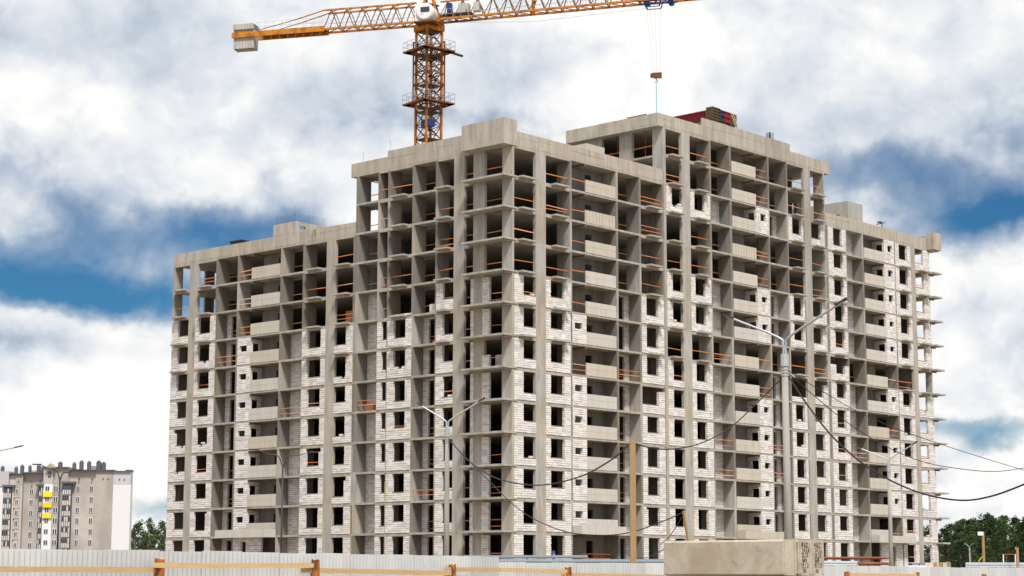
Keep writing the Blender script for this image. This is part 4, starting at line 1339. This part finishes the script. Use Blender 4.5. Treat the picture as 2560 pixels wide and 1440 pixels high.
def glyph_mesh(s):
    if s not in txt_cache:
        cu = bpy.data.curves.new('glyph', 'FONT'); cu.body = s; cu.size = 1.0; cu.offset = 0.02
        ob = bpy.data.objects.new('glyph', cu); COL.objects.link(ob)
        dg = bpy.context.evaluated_depsgraph_get(); dg.update()
        me_ = bpy.data.meshes.new_from_object(ob.evaluated_get(dg))
        bpy.data.objects.remove(ob)
        vs = [tuple(v.co) for v in me_.vertices]; fs = [tuple(p.vertices) for p in me_.polygons]
        w_ = max([v[0] for v in vs], default=0.5)
        txt_cache[s] = (vs, fs, w_)
    return txt_cache[s]


def write(mb, s, org, ax, ay, nrm, size, wob=0.0, narrow=0.8):
    """lay lettering on a surface; returns its width"""
    x = 0.0
    for ch in s:
        vs, fs, w_ = glyph_mesh(ch)
        k = size * RND.uniform(1 - wob, 1 + wob); rot = RND.uniform(-wob, wob) * 0.5; dy = RND.uniform(-wob, wob) * size * 0.5
        n = len(mb.v)
        for vx, vy, _ in vs:
            px_, py_ = vx * k * narrow, vy * k
            qx, qy = px_ * math.cos(rot) - py_ * math.sin(rot), px_ * math.sin(rot) + py_ * math.cos(rot)
            mb.v.append(tuple(org + ax * (x + qx) + ay * (qy + dy) + nrm))
        mb.f += [tuple(n + i for i in f) for f in fs]; mb.mi += [0] * len(fs)
        x += (w_ * narrow + 0.10) * k
    return x


for layer in range(4):
    for i, (lab, lines) in enumerate(BLK):
        top = N0.z - 0.585 * layer
        o0 = Vector((N0.x, N0.y, 0)) + EW * (0.415 * i) + EL * (0.0 if layer == 0 else RND.uniform(-0.03, 0.03)) - EL * (0.02 * (i == 1) if layer == 0 else 0)
        mb = MB()
        c = 0.03
        Lb, Wb, Hb = 2.38, 0.40, 0.575
        # chamfered prism: section in (EW, z), extruded along EL, with a mortar groove in the end
        sec_ = [(c, 0), (Wb - c, 0), (Wb, c), (Wb, Hb - c), (Wb - c, Hb), (c, Hb), (0, Hb - c), (0, c)]
        for l in (0.0, 0.06, Lb - 0.06, Lb):
            for (w_, h_) in sec_:
                jit = RND.uniform(-0.006, 0.006)
                mb.v.append(tuple(o0 + EL * l + EW * (w_ + jit) + Z * (top - Hb + h_ + jit)))
        for s_ in range(3):
            for k in range(8):
                a, b = s_ * 8 + k, s_ * 8 + (k + 1) % 8
                mb.f.append((a, b, b + 8, a + 8)); mb.mi.append(0)
        mb.f.append(tuple(range(8))[::-1]); mb.f.append(tuple(range(24, 32))); mb.mi += [0, 0]
        nm = ['topmost', 'second layer', 'third layer', 'lowest layer'][layer]
        lab2 = lab if layer == 0 else '%s of the stack, %s foundation block' % (nm, ['front', 'middle', 'rear'][i])
        blk = tag(mb.build('foundation_block', 'precast'), lab2, 'concrete block', 'foundation blocks stacked at the fence')
        if layer == 0:
            ed = MB()
            for w_ in (0.035, 0.325):      # raised strips either side of the grouting channel on the end
                ed.obox(o0 - EL * 0.006 + EW * (w_ + 0.02) + Z * (top - Hb / 2), EL * 0.006, EW * 0.022, Z * (Hb / 2 - 0.03))
            ed.build('end_strip', 'precast', blk)
            if lines:
                ink = MB()
                y = top - 0.115
                for q, ln in enumerate(lines):
                    sz = 0.10 if q != 5 else 0.085
                    wd = write(MB(), ln, o0, EW, Z, EL * 0, 1.0, 0.0, 0.8)
                    nr = min(0.9, 0.8 * 0.205 / (wd * sz))
                    write(ink, ln, o0 + EW * (0.095 + 0.02 * (q % 2)) + Z * y, EW, Z, -EL * 0.004, sz, 0.10, nr)
                    y -= 0.083
                ink.build('handwriting', 'ink', blk)

# ---------------------------------------------------------------- site clutter above the right fence
def bundle(label, p0, p1, n, r, mat):
    t = thing('rebar_bundle', label, 'rebar', 'rusty steel behind the fence')
    a, b = at(*p0), at(*p1)
    for i in range(n):
        o_ = FH * RND.uniform(-0.3, 0.3) + Z * RND.uniform(-0.07, 0.07)
        MB().tube([a + o_ + RH * RND.uniform(-0.6, 0.1), b + o_ + RH * RND.uniform(-0.1, 0.5)], r, 5).build('bar', 'rust', t)
    m_ = MB()
    for q in (0.15, 0.5, 0.85):
        p = a.lerp(b, q); m_.bar(foot(p), p - Z * 0.06, 0.12)
    m_.build('trestle', 'rust', t)
    set_base(t, foot(a)); return t


bundle('long rusty bundle of steel bars on trestles right of the blocks', (2040, 1395, 112), (2204, 1395, 114), 14, 0.022, 'rust')
bundle('short rusty bundle of steel bars lying lower beside the pale sheets', (2140, 1408, 110), (2206, 1409, 112), 12, 0.022, 'rust')
bn = thing('site_banner', 'blue banner with white lettering above a white board by the fence', 'sign')
b0, b1 = at(2271, 1408, 104), at(2314, 1413.5, 104)
cx_ = (b0 + b1) / 2; hw = (b1 - b0).dot(RH) / 2; hh = abs(b1.z - b0.z) / 2
MB().obox(cx_, RH * hw, FH * 0.03, Z * hh).build('header', 'blue', bn)
MB().obox(cx_ - Z * (hh + 0.55), RH * hw, FH * 0.03, Z * 0.545).build('board', 'white', bn)
ink = MB(); write(ink, 'ПАСПОРТ ОБЪЕКТА', cx_ - RH * hw * 0.55 - Z * 0.035, RH, Z, -FH * 0.034, 0.09, 0.0, 0.75)
ink.build('lettering', 'white', bn)
m_ = MB()
for s in (-1, 1): m_.bar(foot(cx_ + RH * hw * 0.9 * s) , cx_ + RH * hw * 0.9 * s + FH * 0.06, 0.06)
m_.build('posts', 'steel', bn); set_base(bn, foot(cx_))
ps = thing('parking_sign', 'blue parking sign with white P seen almost edge on', 'sign')
pc = at(1384, 1391, 100)
pu = (RH * 0.27 + FH * 0.96).normalized(); pn = (RH * 0.96 - FH * 0.27).normalized()
if pn.dot(CAM - pc) < 0: pn = -pn
MB().obox(pc, pu * 0.30, pn * 0.015, Z * 0.30).build('plate', 'blue', ps)
ink = MB(); write(ink, 'P', pc - pu * 0.14 - Z * 0.17 + pn * 0.02, pu, Z, pn * 0.001, 0.46, 0.0, 1.0); ink.build('lettering', 'white', ps)
MB().obox(pc - Z * 0.31 - RH * 0.22, RH * 0.24, FH * 0.02, Z * 0.04).build('lower_plate', 'blue', ps)
MB().tube([foot(pc) - pn * 0.05, pc - pn * 0.05 + Z * 0.3], 0.03, 8).build('pole', 'steel', ps); set_base(ps, foot(pc))
for i, (x0, x1, y0, mat, lab) in enumerate(((2346, 2356, 1406, 'old_timber', 'brown board standing left of the pale one by the gable'), (2357, 2367, 1406, 'front', 'pale board standing between brown boards by the gable'),
                                            (2368, 2377, 1406, 'old_timber', 'brown slatted board right of the pale one by the gable'), (2333, 2343, 1406, 'old_timber', 'dark slatted board against the gable corner'))):
    a, b = at(x0, y0, 128), at(x1, y0 + 16, 128)
    c_ = (a + b) / 2
    w_ = (b - a).dot(RH) / 2
    t = thing('stacked_board', lab, 'board', 'boards standing by the gable')
    if mat == 'old_timber':
        for k in range(3):
            p = c_ + RH * (w_ * (-0.66 + 0.66 * k)); MB().bar(foot(p), Vector((p.x, p.y, a.z)), w_ * 0.5, 0.08).build('slat', mat, t)
    else:
        MB().obox(Vector((c_.x, c_.y, (a.z + GROUND) / 2)), RH * w_, FH * 0.06, Z * ((a.z - GROUND) / 2)).build('panel', mat, t)
    set_base(t, foot(c_))
fl_ = thing('floodlight_post', 'timber post carrying a white floodlight before the forest', 'post')
p = at(2457, 1330, 122)
MB().bar(foot(p), p, 0.15, 0.15, up=tuple(RH)).build('post', 'post_timber', fl_)
q_ = at(2451, 1334, 121.8)
MB().obox(q_, RH * 0.17, FH * 0.08, Z * 0.12).obox(q_ + RH * 0.14 + FH * .1, RH * .05, FH * .1, Z * .04).build('floodlight', 'white', fl_)
MB().bar(at(2446, 1404, 121.8), at(2456, 1391, 121.8), 0.05).build('brace', 'yellow', fl_)
set_base(fl_, foot(p))
p = at(2543, 1369, 122)
o = MB().bar(foot(p), p, 0.15, 0.15, up=tuple(RH)).obox(p - RH * 0.1 - Z * 0.05, RH * 0.05, FH * 0.05, Z * 0.08).build('timber_post', 'post_timber')
tag(o, 'short plain timber post at the right edge before the forest', 'post')
t = thing('pipe_frame', 'white pipe frame with a rusty top bar before the forest', 'frame')
for x0 in (2508, 2538): MB().tube([foot(at(x0, 1386, 126)), at(x0, 1386, 126)], 0.04, 6).build('leg', 'white', t)
MB().tube([at(2507, 1386, 126), at(2539, 1386, 126)], 0.03, 6).build('top_bar', 'rust', t)
set_base(t, foot(at(2508, 1386, 126)))

# ---------------------------------------------------------------- distant flats at the left
FD = 480.0
FA = thing('apartment_block', 'finished distant apartment block with stained walls, yellow balconies and dark roof vents', 'building')
def zc(x, y): return x / 4.236, 1100 + y / 4.236


def fbox(name, mat, x0, x1, y0, y1, off=0.0, depth=12.0, parent=None):
    if x0 == 1200 and depth > 11: depth = 2.5 if depth == 12.0 else 3.2
    a = at(*zc(x0, y0), FD); b = at(*zc(x1, y1), FD)
    l0, l1 = (a - CAM).dot(RH), (b - CAM).dot(RH)
    base_ = Vector((CAM.x, CAM.y, 0)) + FH * ((FD - 22 * math.sin(PITCH)) / math.cos(PITCH) - off)
    z0, z1 = b.z, a.z
    c_ = base_ + RH * ((l0 + l1) / 2) + FH * (depth / 2) + Z * ((z0 + z1) / 2)
    return MB().obox(c_, RH * abs(l1 - l0) / 2, FH * depth / 2, Z * abs(z1 - z0) / 2).build(name, mat, parent or FA)


YB = 1600
for x0, x1, y0, y1, mat, off in ((-120, 45, 495, YB, 'far_white', 0.6), (-120, 98, 332, 494, 'far_lilac', 0.8), (99, 166, 368, YB, 'far_pale', 0.0), (166, 240, 362, YB, 'far_beige', 0.3),
                                 (240, 462, 348, YB, 'far_beige', -0.8), (462, 560, 468, YB, 'far_white', 0.5), (462, 560, 290, 467, 'far_beige', 0.45), (560, 720, 290, YB, 'far_beige', 0.0),
                                 (720, 1010, 318, YB, 'far_beige', -0.4), (1010, 1200, 322, YB, 'far_beige', 0.2), (1200, 1385, 332, 468, 'far_lilac', 0.35), (1200, 1385, 468, YB, 'far_white', 0.3)):
    fbox('wall', mat, x0, x1, y0, y1, off)
for x0, x1 in ((136, 150), (222, 238)): fbox('wall_band', 'far_pale', x0, x1, 488, YB, 0.42, 0.2)
for i in range(6): fbox('wall_band', 'far_pale', 150, 222, 600 + i * 111, 608 + i * 111, 0.42, 0.2)
for y0, y1, mat in ((588, 690, 'far_dark'), (700, 806, 'far_lilac'), (810, 915, 'far_pale')):
    pass
# gable pediment over the stair
a, b, c_ = at(*zc(480, 292), FD - 1), at(*zc(530, 245), FD - 1), at(*zc(585, 292), FD - 1)
mb = MB()
for p in (a, b, c_): mb.v += [tuple(p), tuple(p + FH * 3)]
mb.f = [(0, 2, 4), (1, 5, 3), (0, 1, 3, 2), (2, 3, 5, 4), (4, 5, 1, 0)]; mb.mi = [0] * 5
mb.build('pediment', 'far_beige', FA)
for xx, yy in ((516, 345), (533, 345), (516, 385), (533, 385)): fbox('window', 'glass', xx - 6, xx + 6, yy - 14, yy + 14, 0.56, 0.15)
# roof edge strips
for x0, x1, y0 in ((99, 240, 355), (240, 462, 340), (462, 722, 284), (722, 1205, 314), (1200, 1387, 326)): fbox('roof_edge', 'far_dark', x0, x1, y0, y0 + 8, 0.9, 12.5)
rows = [515, 628, 742, 855, 970, 1087, 1200]


def fwin(xc, yc, w, h, off, dark=True):
    f_ = fbox('window', 'far_white', xc - w / 2 - 3, xc + w / 2 + 3, yc - h / 2 - 4, yc + h / 2 + 5, off + 0.04, 0.12)
    for s in (-1, 1): fbox('pane', 'glass', xc + s * w * 0.27 - w * 0.19, xc + s * w * 0.27 + w * 0.19, yc - h / 2, yc + h / 2, off + 0.10, 0.1, f_)


for y in rows:
    fwin(186, y + 30, 30, 46, 0.34); fwin(328, y + 30, 34, 48, -0.72); fwin(408, y + 28, 20, 46, -0.72)
    fwin(508, y, 40, 44, 0.55); fwin(594, y, 44, 50, 0.06); fwin(824, y, 34, 52, -0.32); fwin(967, y, 34, 52, -0.32)
for y0 in (552, 665, 778): fbox('balcony_front', 'yellow', 468, 562, y0, y0 + 52, 0.95, 0.6)
for y0 in (608, 722): fbox('balcony_side', 'far_lilac', 528, 558, y0, y0 + 50, 0.6, 0.1)
for x0, x1, y0, y1 in ((48, 130, 505, YB), (425, 460, 485, YB), (672, 762, 470, YB)):
    lg = fbox('glazed_loggia', 'far_dark', x0, x1, y0, y1, 1.0, 1.6)
    nx = 4 if x1 - x0 > 50 else 2
    for i in range(7):
        yy = y0 + 8 + i * 113
        for k in range(nx):
            w_ = (x1 - x0) / nx
            fbox('pane', 'far_pale' if RND.random() < 0.3 else 'glass', x0 + w_ * k + 4, x0 + w_ * (k + 1) - 3, yy, yy + 48, 1.04, 0.1, lg)
            fbox('pane', 'far_pale', x0 + w_ * k + 4, x0 + w_ * (k + 1) - 3, yy + 52, yy + 100, 1.04, 0.1, lg)
for x0, x1, y0 in ((38, 166, 478), (392, 470, 468), (660, 802, 440)): fbox('loggia_roof', 'far_dark', x0, x1, y0, y0 + 22, 1.4, 2.4)
for x, y in ((197, 443), (333, 443), (420, 432), (834, 410), (972, 410), (1090, 410), (1142, 410)): fbox('attic_vent', 'glass', x - 5, x + 5, y - 8, y + 8, 0.4, 0.7)
for x, y in ((1264, 418), (1317, 420)): fbox('attic_vent', 'glass', x - 5, x + 5, y - 8, y + 8, 0.5, 0.5)
for x0, x1, y0, y1 in ((8, 48, 290, 335), (152, 190, 296, 360), (214, 256, 278, 350), (300, 335, 282, 345), (388, 433, 275, 345), (436, 470, 292, 345), (614, 664, 245, 292), (766, 808, 252, 320), (840, 886, 232, 318), (922, 965, 238, 318), (1020, 1072, 234, 322), (1074, 1122, 248, 322)):
    a, b = at(*zc(x0, y0), FD + 3), at(*zc(x1, y1), FD + 3); c_ = (a + b) / 2; r_ = (b - a).dot(RH) / 2
    MB().tube([Vector((c_.x, c_.y, b.z - 1)), Vector((c_.x, c_.y, a.z))], r_, 12).tube([Vector((c_.x, c_.y, a.z)), Vector((c_.x, c_.y, a.z + 0.5))], [r_ * 1.05, r_ * 0.15], 12).build('roof_vent', 'far_dark', FA)
for x0, x1, y0, y1 in ((260, 395, 310, 350), (880, 1020, 262, 320)): fbox('roof_house', 'far_beige', x0, x1, y0, y1, -4, 5)
fbox('roof_box', 'far_dark', 1305, 1368, 308, 330, -2, 3); fbox('roof_box', 'far_dark', 1240, 1300, 320, 330, -2, 3)
set_base(FA, foot(at(160, 1300, FD)))


# ---------------------------------------------------------------- trees
def tree(label, px, d, ytop, wpx, leafm, trunkm, seed, group, low=0.25, n=1500, conifer=False):
    rd = random.Random(seed)
    t = thing('broadleaf_tree' if not conifer else 'pine_tree', label, 'tree', group)
    top = at(px, ytop, d); b = foot(top)
    h = top.z - GROUND; rw = wpx / FPX * d / 2
    lean = Vector((rd.uniform(-.03, .03) * h, rd.uniform(-.03, .03) * h, 0))
    tm = MB()
    pts = [b + lean * (q * q) + Z * (h * 0.93 * q) for q in (0, .2, .4, .6, .8, 1)]
    tm.tube(pts, [h * 0.016 * (1 - 0.85 * q) for q in (0, .2, .4, .6, .8, 1)], 6)
    cl = []
    nb = 20
    for i in range(nb):
        q = low + (0.97 - low) * (i + rd.random() * 0.8) / nb
        prof = (1 - q) * 1.15 + 0.05 if conifer else math.sin(math.pi * min(1, max(0.05, (q - low * 0.8) / (1.03 - low * 0.8))) ** 0.75) * 0.95 + 0.12
        for _ in range(3):
            a = rd.uniform(0, 6.283); rr = rw * prof * rd.uniform(0.35, 1.0)
            e_ = b + lean * q * q + Vector((math.cos(a) * rr, math.sin(a) * rr, h * (q + rd.uniform(-.02, .03))))
            s_ = b + lean * q * q + Z * (h * max(0.1, q - 0.12))
            if rd.random() < 0.5: tm.tube([s_, (s_ + e_) / 2 + Z * 0.15, e_], [h * 0.006, h * 0.004, h * 0.0015], 4, cap=False)
            cl.append((e_, rw * rd.uniform(0.22, 0.46), h * rd.uniform(0.03, 0.065)))
    tm.build('trunk', trunkm, t)
    lm = MB()
    per = n // len(cl)
    ls = max(0.15, h * 0.0135)
    for c0, cr_, ch in cl:
        for _ in range(per):
            while True:
                x, y, z = rd.uniform(-1, 1), rd.uniform(-1, 1), rd.uniform(-1, 1)
                r2 = x * x + y * y + z * z
                if 0.1 < r2 < 1: break
            p = c0 + Vector((x * cr_, y * cr_, z * ch))
            u_ = Vector((rd.gauss(0, 1), rd.gauss(0, 1), rd.gauss(0, .7))).normalized(); v_ = u_.cross(Vector((rd.gauss(0, 1), rd.gauss(0, 1), rd.gauss(0, 1)))).normalized()
            s1 = ls * rd.uniform(0.6, 1.4)
            k = len(lm.v)
            lm.v += [tuple(p - u_ * s1), tuple(p + v_ * s1 * 0.55), tuple(p + u_ * s1), tuple(p - v_ * s1 * 0.55)]
            lm.f.append((k, k + 1, k + 2, k + 3)); lm.mi.append(0)
    lm.build('crown', leafm, t)
    set_base(t, b)
    return t


GR, GL = 'trees of the forest edge at the right', 'trees between the flats and the building'
spec = [(2352, 1320, 60, 'leaf_dark', 'dark rounded tree half hidden behind the gable'), (2378, 1306, 62, 'leaf', 'mid green tree just right of the gable'), (2405, 1296, 64, 'leaf_light', 'light green tree with pale bare trunk below'),
        (2432, 1292, 60, 'leaf', 'tall mid green tree behind the small lamp'), (2458, 1284, 58, 'leaf_dark', 'tallest dark tree behind the floodlight post'), (2484, 1288, 60, 'leaf', 'dense green tree right of the floodlight post'),
        (2512, 1284, 58, 'leaf_light', 'light topped tree left of the last timber post'), (2540, 1290, 62, 'leaf_dark', 'dark tree at the right edge of the picture'), (2572, 1286, 66, 'leaf', 'green tree cut by the right edge of the picture'),
        (2320, 1316, 60, 'leaf', 'green tree seen through the end windows of the right wing'), (2290, 1320, 60, 'leaf_dark', 'dark tree hidden behind the right wing')]
spec += [(2390, 1312, 60, 'leaf_dark', 'dark tree between the gable and the small lamp'), (2446, 1304, 60, 'leaf_dark', 'dark tree left of the floodlight lamp head'), (2500, 1302, 60, 'leaf_dark', 'dark tree above the white pipe frame'), (2555, 1304, 60, 'leaf_dark', 'dark tree just right of the last timber post'), (2420, 1310, 56, 'leaf', 'mid green tree right above the small lamp')]
for i, (px, yt, w_, lm_, lab) in enumerate(spec):
    tree(lab, px, 400 + (i * 37) % 90, yt, w_, lm_, 'birch' if i in (2, 4, 6) else 'trunk', 11 + i, GR, low=0.12 if i % 2 else 0.22, n=5200)
UG = ['low dark shrub tree against the gable foot', 'low shrub tree left of the small lamp', 'low shrub tree behind the small lamp', 'low shrub tree right of the small lamp', 'low dark shrub tree behind the floodlight post',
      'low shrub tree left of the pipe frame', 'low shrub tree behind the pipe frame', 'low dark shrub tree behind the last timber post', 'low shrub tree at the right edge of the picture']
for i in range(9):
    tree(UG[i], 2340 + i * 29, 372 + (i * 23) % 20, 1352 - (i * 13) % 22, 46, 'leaf_dark' if i % 3 else 'leaf', 'trunk', 60 + i, GR, low=0.03, n=3000)
tree('young light green conifer standing low before the forest', 2472, 300, 1362, 34, 'leaf_light', 'trunk', 91, GR, low=0.05, n=1200, conifer=True)
for i, (px, yt, w_, lm_, lab) in enumerate(((348, 1303, 52, 'leaf', 'green tree beside the white gable of the distant flats'), (374, 1298, 40, 'leaf_light', 'slim tree with pale trunk right of the distant flats'), (402, 1304, 46, 'leaf', 'thin crowned tree against the building edge at the left'),
                                             (334, 1325, 50, 'leaf_dark', 'dark bushy tree low beside the distant flats'), (388, 1322, 54, 'leaf_dark', 'dark bushy tree low beside the building edge'), (428, 1318, 50, 'leaf_dark', 'dark tree hidden behind the left wing'))):
    tree(lab, px, 520 + 12 * i, yt, w_, lm_, 'birch' if i == 1 else 'trunk', 31 + i, GL, low=0.3 if i < 3 else 0.05, n=2600 if i < 3 else 4200)
